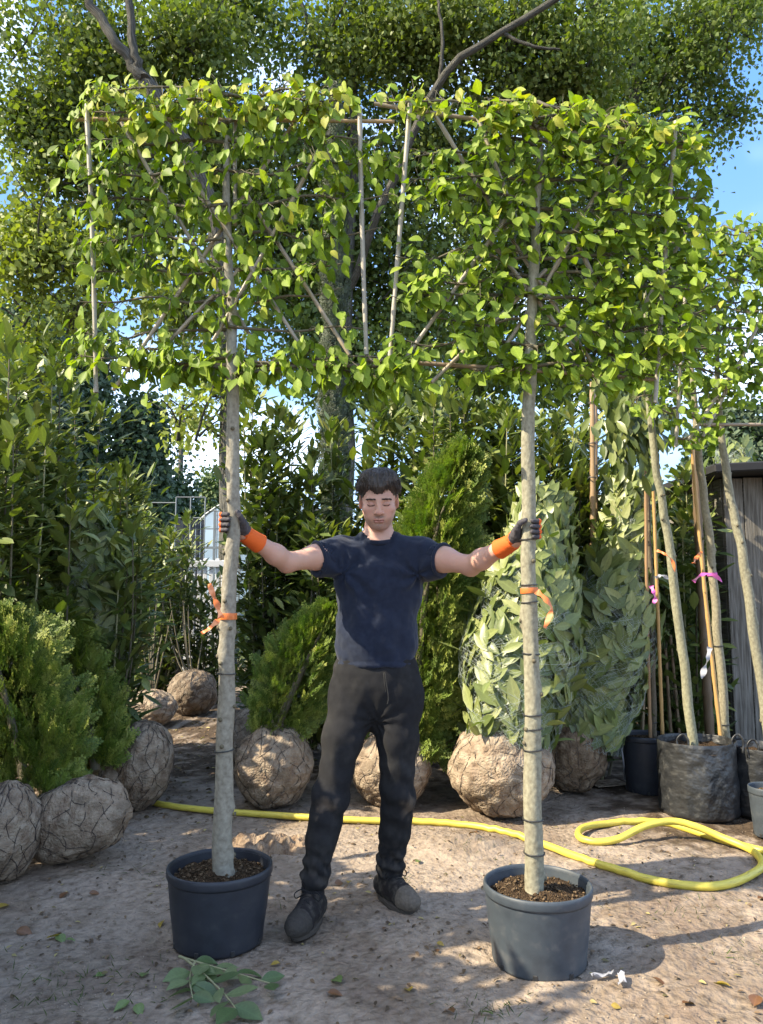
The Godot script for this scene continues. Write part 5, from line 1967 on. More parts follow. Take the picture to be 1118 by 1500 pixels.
func make_head(b: Build, x: Transform3D) -> void:
	var f := Field.new(Vector3(-0.105, -0.15, -0.14), Vector3(0.105, 0.14, 0.14), 0.0028)
	f.ball(Vector3(0, 0.035, -0.022), Vector3(0.074, 0.083, 0.094), 0.02)
	f.ball(Vector3(0, -0.018, 0.022), Vector3(0.064, 0.085, 0.068), 0.03)
	f.ball(Vector3(0, -0.072, 0.030), Vector3(0.050, 0.042, 0.048), 0.025)
	f.cone(Vector3(0, -0.05, -0.035), Vector3(0, -0.15, -0.05), 0.055, 0.058, 0.02)
	for s in [-1.0, 1.0]:
		f.cone(Vector3(s * 0.054, -0.045, -0.008), Vector3(s * 0.020, -0.098, 0.050), 0.016, 0.017, 0.025)
		f.ball(Vector3(s * 0.043, -0.026, 0.056), Vector3(0.024, 0.018, 0.022), 0.025)
		f.ball(Vector3(s * 0.026, -0.058, 0.064), Vector3(0.022, 0.022, 0.018), 0.02)
	f.ball(Vector3(0, -0.100, 0.066), Vector3(0.020, 0.016, 0.016), 0.02)
	f.cone(Vector3(-0.036, 0.019, 0.074), Vector3(0.036, 0.019, 0.074), 0.011, 0.011, 0.018)
	for s in [-1.0, 1.0]:
		f.ball(Vector3(s * 0.032, 0.000, 0.099), Vector3(0.018, 0.011, 0.017), 0.010, true)
	f.cone(Vector3(0, 0.010, 0.087), Vector3(0, -0.030, 0.105), 0.0072, 0.0115, 0.010)
	f.ball(Vector3(0, -0.034, 0.104), Vector3(0.012, 0.010, 0.011), 0.006)
	for s in [-1.0, 1.0]:
		f.ball(Vector3(s * 0.0135, -0.036, 0.093), Vector3(0.0085, 0.0075, 0.010), 0.006)
		f.ball(Vector3(s * 0.032, -0.002, 0.0745), Vector3(0.0155, 0.0115, 0.0135), 0.004)
		f.ball(Vector3(s * 0.007, -0.043, 0.101), Vector3(0.0042, 0.003, 0.005), 0.003, true)
	f.ball(Vector3(0, -0.062, 0.083), Vector3(0.024, 0.008, 0.008), 0.010)
	f.cone(Vector3(-0.018, -0.0665, 0.0865), Vector3(0, -0.0645, 0.0925), 0.0035, 0.0052, 0.005)
	f.cone(Vector3(0.018, -0.0665, 0.0865), Vector3(0, -0.0645, 0.0925), 0.0035, 0.0052, 0.005)
	f.cone(Vector3(-0.013, -0.0755, 0.0865), Vector3(0.013, -0.0755, 0.0865), 0.0048, 0.0048, 0.005)
	f.cone(Vector3(-0.022, -0.070, 0.0910), Vector3(0.022, -0.070, 0.0905), 0.0026, 0.0026, 0.002, true)
	f.ball(Vector3(0, -0.085, 0.092), Vector3(0.016, 0.0045, 0.008), 0.008, true)
	for s in [-1.0, 1.0]:
		var turn := Basis(Vector3(0, 1, 0), s * 0.45)
		f.ball(Vector3(s * 0.077, -0.006, -0.012), Vector3(0.007, 0.032, 0.019), 0.008, false, turn)
		f.ball(Vector3(s * 0.086, 0.000, -0.006), Vector3(0.005, 0.017, 0.009), 0.004, true, turn)
	var tone := func(p: Vector3) -> Color:
		var c := skin_tone
		if p.z > 0.04:
			c = c.lerp(Color(0.52, 0.25, 0.195), 0.5 * exp(-pow((absf(p.x) - 0.042) / 0.02, 2.0) - pow((p.y + 0.032) / 0.02, 2.0)))
			c = c.lerp(Color(0.52, 0.25, 0.195), 0.45 * exp(-pow(p.x / 0.015, 2.0) - pow((p.y + 0.033) / 0.014, 2.0)))
		# short beard stubble on jaw, chin and upper lip
		var grain := noise.get_noise_3d(p.x * 260.0, p.y * 260.0, p.z * 260.0) * 0.5 + 0.5
		var jaw := smoothstep(-0.050, -0.074, p.y + 0.18 * absf(p.x) * 0.2) * smoothstep(-0.03, 0.02, p.z)
		jaw *= 1.0 - 0.75 * exp(-pow((absf(p.x) - 0.028) / 0.010, 2.0) - pow((p.y + 0.066) / 0.012, 2.0))
		var lip_hair := exp(-pow(p.x / 0.024, 4.0) - pow((p.y + 0.0535) / 0.0065, 2.0)) * smoothstep(0.06, 0.08, p.z)
		var chin := exp(-pow(p.x / 0.022, 2.0) - pow((p.y + 0.098) / 0.018, 2.0)) * smoothstep(0.03, 0.06, p.z)
		c = c.lerp(Color(0.13, 0.085, 0.065), clampf((jaw * 0.42 + chin * 0.30) * (0.65 + 0.6 * grain) + lip_hair * 0.78, 0.0, 0.85))
		if p.z > 0.082 and absf(p.x) < 0.022 and p.y < -0.0615 and p.y > -0.080:
			c = Color(0.40, 0.195, 0.16) if absf(p.y + 0.0702) > 0.0018 else Color(0.14, 0.06, 0.05)
		# eyelids: warm and dark towards the lashes
		for s in [-1.0, 1.0]:
			var e := Vector2((p.x - s * 0.032) / 0.017, (p.y - 0.001) / 0.012)
			if p.z > 0.06:
				c = c.lerp(Color(0.33, 0.16, 0.125), 0.55 * exp(-e.length_squared()))
				var lash := -0.0085 + 0.004 * pow((p.x - s * 0.032) / 0.015, 2.0)
				if absf(p.x - s * 0.032) < 0.0155 and absf(p.y - lash) < 0.0022:
					c = Color(0.035, 0.022, 0.018)
		return c
	f.mesh(b, null, tone, x)


func make_hair(t: Node3D, x: Transform3D) -> void:
	var f := Field.new(Vector3(-0.115, -0.10, -0.16), Vector3(0.115, 0.16, 0.13), 0.0036)
	f.ball(Vector3(0, 0.043, -0.026), Vector3(0.081, 0.090, 0.102), 0.01)
	f.ball(Vector3(0, 0.075, 0.030), Vector3(0.066, 0.050, 0.062), 0.03)
	f.ball(Vector3(-0.03, 0.105, 0.020), Vector3(0.045, 0.030, 0.05), 0.03)
	f.ball(Vector3(0.03, 0.105, 0.015), Vector3(0.045, 0.032, 0.05), 0.03)
	# clear the face, the ears and the nape
	f.ball(Vector3(0, -0.055, 0.080), Vector3(0.070, 0.096, 0.085), 0.008, true)
	for s in [-1.0, 1.0]:
		f.ball(Vector3(s * 0.046, 0.030, 0.090), Vector3(0.030, 0.042, 0.040), 0.012, true)
	f.ball(Vector3(0, -0.12, 0.0), Vector3(0.13, 0.088, 0.11), 0.008, true)
	for s in [-1.0, 1.0]:
		f.ball(Vector3(s * 0.085, -0.028, -0.012), Vector3(0.03, 0.036, 0.028), 0.006, true)
	var b := Build.new()
	var lock := func(p: Vector3, _n: Vector3) -> float:
		var u := atan2(p.x, 0.05 + absf(p.z) * 0.5)
		return 0.0030 * noise.get_noise_2d(u * 26.0, p.y * 9.0 + p.z * 9.0) + 0.003 * noise.get_noise_2d(u * 70.0, p.y * 20.0 + p.z * 20.0)
	var tone := func(p: Vector3) -> Color:
		var k := 10.0 + 5.0 * noise.get_noise_2d(p.x * 160.0, p.y * 30.0 + p.z * 30.0)
		return Color(0.034 * k, 0.025 * k, 0.020 * k)
	f.mesh(b, lock, tone, x)
	# loose strands, combed forward over the forehead
	var r2 := RandomNumberGenerator.new()
	r2.seed = 91
	for i in 1300:
		var u := r2.randf_range(-1.0, 1.0)
		var s := r2.randf_range(-0.2, 1.0)
		var a := u * 1.35
		var root := Vector3(sin(a) * 0.078, 0.115 - 0.03 * u * u - 0.02 * s, cos(a) * 0.06 - 0.03 + 0.03 * s)
		var end := root + Vector3(u * 0.014 + r2.randf_range(-0.012, 0.012), -r2.randf_range(0.022, 0.055) * (1.0 - 0.45 * smoothstep(0.25, 0.5, absf(u)) * smoothstep(0.95, 0.6, absf(u))), r2.randf_range(0.018, 0.036) * cos(a))
		if s < 0.2:
			end = root + Vector3(u * 0.02, -r2.randf_range(0.02, 0.04), -0.02)
		var mid := root.lerp(end, 0.55) + Vector3(u * 0.006, 0.010, 0.012 * cos(a))
		var k := r2.randf_range(0.5, 2.3)
		var pts := curve([x * root, x * mid, x * end], 5)
		b.tube(pts, [0.0012, 0.0012, 0.0011, 0.0008, 0.0003], 3, Color(0.34 * k, 0.25 * k, 0.20 * k), null, false)
	part(t, "hair", b.done(), mats["hair"])
	for s in [-1.0, 1.0]:
		b = Build.new()
		for i in 60:
			var q := r2.randf()
			var px: float = s * lerpf(0.012, 0.051, q)
			var py := 0.0195 + 0.0035 * sin(q * 2.4) - 0.0065 * q + r2.randf_range(-0.003, 0.003)
			var pz := 0.0925 - 0.018 * q * q
			b.tube([x * Vector3(px, py, pz), x * Vector3(px + s * 0.006, py + 0.002, pz + 0.0005)], [0.0014, 0.0008], 3, Color(0.28, 0.19, 0.15), null, false)
		part(t, "eyebrow", b.done(), mats["hair"])


func make_shirt(t: Node3D, inv: Transform3D, arms: Array, neck: Vector3, chest: Vector3, belly: Vector3, hips: Vector3) -> void:
	var hem := near(551, 979, 3.0).y
	var f := Field.new(Vector3(arms[0][1].x - 0.02, hem - 0.05, -3.56), Vector3(arms[1][1].x + 0.02, neck.y + 0.07, -3.02), 0.0085)
	f.cone(chest + Vector3(-0.02, 0, 0), belly, 0.168, 0.158, 0.04, false, 1.45)
	f.cone(chest + Vector3(0.02, 0, 0), belly, 0.168, 0.158, 0.04, false, 1.45)
	f.cone(belly, hips + Vector3(0, -0.08, 0), 0.158, 0.174, 0.05, false, 1.35)
	f.cone(neck + Vector3(0, -0.045, -0.01), chest, 0.085, 0.15, 0.06, false, 1.4)
	for s in 2:
		var a: Array = arms[s]
		var sg := -1.0 if s == 0 else 1.0
		f.cone(neck + Vector3(sg * 0.03, -0.028, -0.012), a[0] + Vector3(0, 0.004, 0), 0.052, 0.068, 0.05)
		f.cone(a[0], a[0].lerp(a[1], 0.62), 0.072, 0.066, 0.045)
		f.cone(a[0] + Vector3(-sg * 0.02, -0.06, 0), a[0].lerp(a[1], 0.5) + Vector3(0, -0.022, 0), 0.06, 0.05, 0.03)
	f.clip(Vector3(0, hem, 0), Vector3.UP, 0.008)
	for s in 2:
		var a: Array = arms[s]
		var d: Vector3 = (a[1] - a[0]).normalized()
		var e: Vector3 = a[0].lerp(a[1], 0.48 if s == 0 else 0.46)
		f.clip(e, -(d + Vector3(0, 0.15, 0)).normalized(), 0.006, 0.16)
		f.cone(a[0].lerp(a[1], 0.25), a[1], 0.057, 0.060, 0.004, true)
	f.cone(neck + Vector3(0, 0.005, 0.008), neck + Vector3(0, 0.2, 0.03), 0.060, 0.074, 0.006, true)
	f.cone(hips + Vector3(0, 0.06, 0), hips + Vector3(0, -0.2, 0), 0.14, 0.16, 0.004, true, 1.4)
	var b := Build.new()
	var ap: Array = [arms[0][0] + Vector3(0.01, -0.08, 0), arms[1][0] + Vector3(-0.01, -0.08, 0)]
	var fold := func(p: Vector3, n: Vector3) -> float:
		# folds fan out from the armpits and hang in soft swags above the hem
		var w := 0.0
		for q in ap:
			var d: Vector3 = p - q
			var a := atan2(d.y, d.x)
			var r := Vector2(d.x, d.y).length()
			w += 0.0080 * exp(-r / 0.24) * sin(a * 6.0 + 3.0 * noise.get_noise_3d(p.x * 5.0, p.y * 5.0, p.z * 5.0) + 20.0 * q.x)
		var low := smoothstep(chest.y, belly.y, p.y)
		var bend := p.y * 19.0 + 7.0 * noise.get_noise_3d(p.x * 3.0 + 4.0, p.y * 2.0, p.z * 3.0) + p.x * 9.0
		w += 0.0075 * (1.0 - low) * sin(bend) * (0.4 + 0.6 * noise.get_noise_2d(p.x * 6.0, p.y * 4.0))
		w += 0.0065 * noise.get_noise_3d(p.x * 9.0 + p.y * 5.0, p.y * 7.0, p.z * 9.0) + 0.0022 * noise.get_noise_3d(p.x * 28.0, p.y * 22.0, p.z * 28.0)
		w += 0.0032 * smoothstep(0.022, 0.016, p.y - hem) - 0.003 * exp(-pow((p.y - hem - 0.024) / 0.003, 2.0))
		if p.y > neck.y - 0.075:                                            # ribbed collar
			var cd := Vector2(p.x - neck.x, (p.z - neck.z) * 1.0).length()
			w += 0.004 * smoothstep(0.098, 0.085, cd)
		return w
	f.mesh(b, fold, func(p: Vector3) -> Color: return Color(0.82, 0.82, 0.82) if p.y > neck.y - 0.08 and Vector2(p.x - neck.x, p.z - neck.z).length() < 0.088 else Color.WHITE, inv)
	var top := part(t, "t_shirt", b.done(), mats["navy_cotton"])
	# ribbed collar and turned sleeve hems
	b = Build.new()
	var pts := []
	for i in 41:
		var a := TAU * i / 40.0
		pts.append(inv * (neck + Vector3(sin(a) * 0.070, 0.006 - 0.026 * cos(a), 0.004 + cos(a) * 0.071)))
	b.tube(pts, ramp(0.0105, 0.0105, 41), 8, Color(0.8, 0.8, 0.8), null, false, 0.55)
	part(top, "collar", b.done(), mats["navy_cotton"])
	for s in 2:
		var d: Vector3 = (arms[s][1] - arms[s][0]).normalized()
		var e: Vector3 = arms[s][0].lerp(arms[s][1], 0.47 if s == 0 else 0.45)
		var u := d.cross(Vector3(0, 0, 1)).normalized()
		var w := u.cross(d)
		b = Build.new()
		pts = []
		for i in 37:
			var a := TAU * i / 36.0
			pts.append(inv * (e + (u * cos(a) + w * sin(a)) * (0.0655 + 0.002 * sin(a * 3.0)) + d * 0.004 * sin(a * 2.0 + s)))
		b.tube(pts, ramp(0.008, 0.008, 37), 8, Color(0.95, 0.95, 0.95), null, false, 1.0)
		part(top, "sleeve_hem", b.done(), mats["navy_cotton"])


func make_trousers(t: Node3D, inv: Transform3D, legs: Array, hips: Vector3, belly: Vector3) -> void:
	var top := near(551, 960, 3.0).y
	var f := Field.new(Vector3(legs[0][2].x - 0.16, legs[1][2].y - 0.06, -3.60), Vector3(legs[1][0].x + 0.20, top + 0.03, -2.94), 0.009)
	f.cone(belly.lerp(hips, 0.6), hips, 0.160, 0.182, 0.03, false, 1.38)
	f.cone(hips + Vector3(-0.03, 0, 0), hips + Vector3(-0.062, -0.07, 0), 0.165, 0.135, 0.03, false, 1.32)
	f.cone(hips + Vector3(0.03, 0, 0), hips + Vector3(0.062, -0.07, 0), 0.165, 0.135, 0.03, false, 1.32)
	for s in 2:
		var l: Array = legs[s]
		var sg := -1.0 if s == 0 else 1.0
		f.cone(l[0] + Vector3(sg * 0.006, -0.05, 0), l[0].lerp(l[1], 0.5), 0.102, 0.082, 0.03)
		f.cone(l[0].lerp(l[1], 0.5), l[1], 0.082, 0.066, 0.03)
		f.cone(l[1], l[1].lerp(l[2], 0.45), 0.069, 0.067, 0.03)
		f.cone(l[1].lerp(l[2], 0.45), l[1].lerp(l[2], 0.86), 0.062, 0.055, 0.02)
		f.cone(l[1].lerp(l[2], 0.86), l[2] + Vector3(0, -0.01, 0), 0.055, 0.046, 0.012)
	f.clip(Vector3(0, top, 0), Vector3.DOWN, 0.006)
	for s in 2:
		var l: Array = legs[s]
		f.clip(l[2] + Vector3(0, 0.004, 0), Vector3.UP, 0.004, 0.13)
	var b := Build.new()
	var fold := func(p: Vector3, n: Vector3) -> float:
		var w := 0.0
		for s in 2:
			var l: Array = legs[s]
			if (s == 0) == (absf(p.x - l[1].x) < absf(p.x - legs[1 - s][1].x)) or s == 0:
				pass
			var k: Vector3 = l[1]
			var near := exp(-Vector2(p.x - k.x, (p.y - k.y) * 0.8).length_squared() / 0.009)
			w += 0.0075 * near * sin((p.y - k.y) * 62.0 + (p.x - k.x) * 30.0 + 3.0 * noise.get_noise_2d(p.x * 6.0, p.z * 6.0))
			var an: Vector3 = l[2]
			var foot := exp(-pow((p.x - an.x) / 0.10, 2.0) - pow((p.y - an.y - 0.075) / 0.055, 2.0))
			w += 0.0095 * foot * sin((p.y - an.y) * 105.0 + 5.0 * noise.get_noise_3d(p.x * 9.0, p.y * 3.0, p.z * 9.0))
		var fork := exp(-Vector2(p.x - hips.x, p.y - hips.y + 0.15).length() / 0.11)
		w += 0.0055 * fork * sin(atan2(p.y - hips.y + 0.15, p.x - hips.x) * 10.0)
		w += 0.0060 * noise.get_noise_3d(p.x * 8.0, p.y * 4.0, p.z * 8.0) + 0.0022 * noise.get_noise_3d(p.x * 24.0, p.y * 15.0, p.z * 24.0)
		return w
	var tone := func(p: Vector3) -> Color:
		# dried earth rubbed into the knees and speckled over the shins (shares of the cloth's 0.2)
		var c := Color(0.105, 0.105, 0.11)
		var g := noise.get_noise_3d(p.x * 30.0, p.y * 30.0, p.z * 30.0) * 0.5 + 0.5
		for s in 2:
			var k: Vector3 = legs[s][1] + (Vector3(-0.012, -0.005, 0) if s == 0 else Vector3(0.04, -0.03, 0))
			var e := Vector2((p.x - k.x) / (0.046 if s == 0 else 0.030), (p.y - k.y) / (0.026 if s == 0 else 0.042)).length()
			if p.z > k.z:
				c = c.lerp(Color(0.95, 0.72, 0.52), (0.60 if s == 0 else 0.5) * smoothstep(1.3, 0.3, e + (g - 0.5) * 1.1))
		var shin := smoothstep(legs[0][1].y - 0.12, legs[0][2].y + 0.03, p.y)
		c = c.lerp(Color(0.38, 0.34, 0.30), shin * 0.55 * smoothstep(0.40, 0.8, g))
		c = c.lerp(Color(0.26, 0.25, 0.24), 0.5 * smoothstep(0.5, 0.85, noise.get_noise_3d(p.x * 6.0 + 5.0, p.y * 5.0, p.z * 6.0) * 0.5 + 0.5) * g)
		return c
	f.mesh(b, fold, tone, inv)
	part(t, "trousers", b.done(), mats["black_jersey"])
	# drawstring
	var front := near(562, 985, 2.985)
	for s in 2:
		b = Build.new()
		var o := inv * (front + Vector3(0.006 * s, 0, 0))
		b.tube(curve([o, o + Vector3(0.003, -0.022, 0.012), o + Vector3(0.006 + 0.008 * s, -0.05 - 0.045 * s, 0.013), o + Vector3(0.010, -0.075 - 0.05 * s, 0.010)], 9), ramp(0.0026, 0.0026, 9), 5, Color(0.16, 0.16, 0.16))
		part(t, "drawstring", b.done(), mats["black_jersey"])
	# a black band round each ankle
	for s in 2:
		b = Build.new()
		var an: Vector3 = legs[s][2]
		f = Field.new(an - Vector3(0.09, 0.11, 0.09), an + Vector3(0.09, 0.06, 0.09), 0.006)
		f.cone(an + Vector3(0, 0.025, 0), an + Vector3(0, -0.05, 0.0), 0.043, 0.045, 0.01)
		f.mesh(b, func(p: Vector3, _n: Vector3) -> float: return 0.002 * sin(p.y * 240.0), func(_p: Vector3) -> Color: return Color(0.12, 0.12, 0.13), inv)
		part(t, "sock", b.done(), mats["black_jersey"])


func make_glove(t: Node3D, inv: Transform3D, arm: Array, grip: Vector3, s: int) -> void:
	# built round the trunk: y along it, the palm behind, fingers coming round the far side to the front
	var m := -1.0 if s == 0 else 1.0                                       # the side on which the fingers come round
	var r := 0.0255
	var f := Field.new(Vector3(-0.11, -0.10, -0.11), Vector3(0.11, 0.09, 0.08), 0.0027)
	var w: Vector3 = arm[2] - grip
	f.cone(Vector3(-m * 0.026, -0.006, -0.034), Vector3(m * 0.020, 0.010, -0.040), 0.022, 0.019, 0.012)
	f.cone(Vector3(-m * 0.022, -0.022, -0.032), Vector3(m * 0.020, -0.018, -0.038), 0.021, 0.018, 0.012)
	f.cone(Vector3(m * 0.020, 0.022, -0.038), Vector3(m * 0.022, -0.028, -0.036), 0.017, 0.015, 0.012)
	f.cone(Vector3(-m * 0.028, -0.012, -0.028), w, 0.025, 0.029, 0.015)
	var ys := [0.030, 0.0105, -0.0095, -0.0285]
	var lens := [0.95, 1.05, 1.0, 0.85]
	for k in 4:
		var y: float = ys[k]
		var l: float = lens[k]
		var q := 0.0092 if k < 3 else 0.0083
		var a := Vector3(m * 0.024, y * 0.95, -0.038)
		var p1 := Vector3(m * 0.0445, y, -0.012)
		var p2 := Vector3(m * (0.040 * (0.94 + 0.06 * l)), y - 0.002, 0.018 * l)
		var p3 := Vector3(m * (0.040 - 0.030 * l), y - 0.003, 0.0345)
		f.cone(a, p1, q * 1.12, q * 1.05, 0.006)
		f.cone(p1, p2, q * 1.05, q, 0.0025)
		f.cone(p2, p3, q, q * 0.88, 0.0025)
	# thumb, from the side of the palm, closing on the front
	var th := [Vector3(-m * 0.036, -0.022, -0.018), Vector3(-m * 0.041, 0.000, 0.008), Vector3(-m * 0.033, 0.020, 0.026), Vector3(-m * 0.014, 0.030, 0.0355)]
	if s == 0:
		th[3] = Vector3(-m * 0.022, 0.036, 0.028)
	f.cone(th[0], th[1], 0.0155, 0.0125, 0.008)
	f.cone(th[1], th[2], 0.0125, 0.0108, 0.003)
	f.cone(th[2], th[3], 0.0108, 0.0092, 0.003)
	f.cone(Vector3(0, -0.2, 0), Vector3(0, 0.2, 0), r, r, 0.002, true)
	var b := Build.new()
	var orange := Color(0.66, 0.12, 0.022)
	var coat := Color(0.060, 0.055, 0.060)
	f.mesh(b, func(p: Vector3, _n: Vector3) -> float: return 0.0009 * noise.get_noise_3d(p.x * 90.0, p.y * 90.0, p.z * 90.0), func(p: Vector3) -> Color:
		var g := noise.get_noise_3d(p.x * 60.0, p.y * 60.0, p.z * 60.0)
		var c := coat * (1.0 + 0.35 * g)
		var back := p.x * m > 0.0395 + 0.003 * g and p.z < 0.028               # knit shows on the backs of the fingers
		var hand_back := p.z < -0.046 + 0.004 * g or (p - w).length() < 0.052
		if back or hand_back:
			c = orange
		return c, inv * Transform3D(Basis(), grip))
	var glove := part(t, "glove", b.done(), mats["glove_knit"])
	b = Build.new()
	var d: Vector3 = (arm[1] - arm[2]).normalized()
	var base := arm[2] as Vector3
	var pts := []
	var rad := []
	for i in 9:
		pts.append(inv * (base - d * 0.035 + d * 0.085 * i / 8.0))
		rad.append(0.0325 + 0.0009 * i)
	b.tube(pts, rad, 22, orange, func(a: float, i: int) -> float: return 1.0 + 0.025 * sin(a * 11.0) * smoothstep(0.0, 4.0, i) + 0.03 * noise.get_noise_2d(cos(a) * 2.0, i * 0.5 + s * 9.0))
	part(glove, "cuff", b.done(), mats["glove_knit"])


func make_shoe(t: Node3D, inv: Transform3D, leg: Array, s: int) -> void:
	var an: Vector3 = leg[2]
	# local: z towards the toe, y up, origin on the ground under the ankle
	var z := Vector3(-0.30, 0, 0.95).normalized() if s == 0 else Vector3(0.53, 0, 0.85).normalized()
	var x := Transform3D(Basis(Vector3.UP.cross(z), Vector3.UP, z), Vector3(an.x, 0.004, an.z))
	var f := Field.new(Vector3(-0.08, -0.02, -0.13), Vector3(0.08, 0.17, 0.26), 0.0042)
	var l := 0.175
	f.ball(Vector3(0, 0.050, l - 0.030), Vector3(0.046, 0.042, 0.062), 0.02)
	f.cone(Vector3(0, 0.058, l - 0.06), Vector3(0, 0.085, 0.035), 0.041, 0.042, 0.03)
	f.cone(Vector3(0, 0.060, 0.03), Vector3(0, 0.062, -0.055), 0.043, 0.038, 0.02)
	f.cone(Vector3(0, 0.085, 0.0), Vector3(0, 0.128, -0.008), 0.045, 0.045, 0.02)
	f.cone(Vector3(0.004, 0.045, l - 0.07), Vector3(0, 0.045, -0.04), 0.043, 0.037, 0.02)
	f.clip(Vector3(0, 0.022, 0), Vector3.UP, 0.006)
	f.clip(Vector3(0, 0.128, 0), Vector3(0, -1, 0.15).normalized(), 0.004)
	f.cone(Vector3(0, 0.10, -0.003), Vector3(0, 0.2, -0.01), 0.038, 0.039, 0.003, true)
	var dark := Color(0.024, 0.023, 0.023)
	var dust := Color(0.20, 0.168, 0.132)
	var sd := 10.0 * s
	var b := Build.new()
	f.mesh(b, func(p: Vector3, _n: Vector3) -> float: return 0.0018 * noise.get_noise_3d(p.x * 30.0 + sd, p.y * 40.0, p.z * 30.0) - 0.0025 * exp(-pow((p.z - l + 0.058) / 0.0035, 2.0)), func(p: Vector3) -> Color:
		var g := noise.get_noise_3d(p.x * 28.0 + sd, p.y * 28.0, p.z * 28.0) * 0.5 + 0.5
		var e := noise.get_noise_3d(p.x * 90.0 + sd, p.y * 90.0, p.z * 90.0) * 0.5 + 0.5
		var k := smoothstep(0.45, 0.85, g * 0.7 + e * 0.3) * 0.30
		var cap := smoothstep(l - 0.062, l - 0.054, p.z)
		k = maxf(k, cap * (0.85 if s == 1 else 0.22) * (0.7 + 0.4 * e))
		k = maxf(k, smoothstep(-0.045, -0.075, p.z) * (0.7 if s == 1 else 0.25))
		return dark.lerp(dust, clampf(k, 0.0, 1.0)), inv * x)
	var shoe := part(t, "shoe", b.done(), mats["dusty_suede"])
	b = Build.new()                                                        # sole
	var ring := []
	var n := 40
	for i in n:
		var a := TAU * i / n
		var zz := cos(a)
		var wd := 0.050 if zz > 0 else 0.041
		if zz > -0.3 and zz < 0.25:
			wd = lerpf(0.041, 0.048, smoothstep(-0.3, 0.25, zz))
		ring.append(Vector3(sin(a) * wd, 0, 0.040 + zz * (l + 0.075) * 0.5 + 0.006))
	var lv := [[0.0, 0.97], [0.006, 1.0], [0.020, 1.0], [0.026, 0.97]]
	for q in lv:
		for p in ring:
			b.vert(inv * x * Vector3(p.x * q[1], q[0], 0.046 + (p.z - 0.046) * q[1]), Vector2.ZERO, Color(0.085, 0.073, 0.060))
	for j in lv.size() - 1:
		for i in n:
			var i2 := (i + 1) % n
			b.quad(j * n + i, j * n + i2, (j + 1) * n + i2, (j + 1) * n + i)
	for e in [0, lv.size() - 1]:
		var c := b.vert(inv * x * Vector3(0, lv[e][0], 0.046), Vector2.ZERO, Color(0.07, 0.06, 0.05))
		for i in n:
			var i2 := (i + 1) % n
			if e == 0:
				b.tri(c, e * n + i2, e * n + i)
			else:
				b.tri(c, e * n + i, e * n + i2)
	part(shoe, "sole", b.done(), mats["dusty_suede"])
	for k in 5:                                                            # laces
		var zz := 0.036 + 0.020 * k
		var yy := 0.134 - 0.0082 * k
		b = Build.new()
		var sw := 0.006 if k % 2 else -0.006
		b.tube(curve([inv * x * Vector3(-0.026, yy - 0.016, zz + sw), inv * x * Vector3(0, yy - 0.002, zz), inv * x * Vector3(0.026, yy - 0.016, zz - sw)], 7), ramp(0.0026, 0.0026, 7), 5, Color(0.02, 0.02, 0.02))
		part(shoe, "lace", b.done(), mats["dusty_suede"])
	for sg in [-1.0, 1.0]:
		b = Build.new()
		var o := Vector3(0, 0.136, 0.038)
		b.tube(curve([inv * x * o, inv * x * (o + Vector3(sg * 0.03, 0.006, 0.01)), inv * x * (o + Vector3(sg * 0.055, -0.012, 0.012)), inv * x * (o + Vector3(sg * 0.045, -0.026, 0.016)), inv * x * (o + Vector3(sg * 0.012, -0.004, 0.006))], 14), ramp(0.0024, 0.0024, 14), 5, Color(0.02, 0.02, 0.02))
		part(shoe, "lace", b.done(), mats["dusty_suede"])


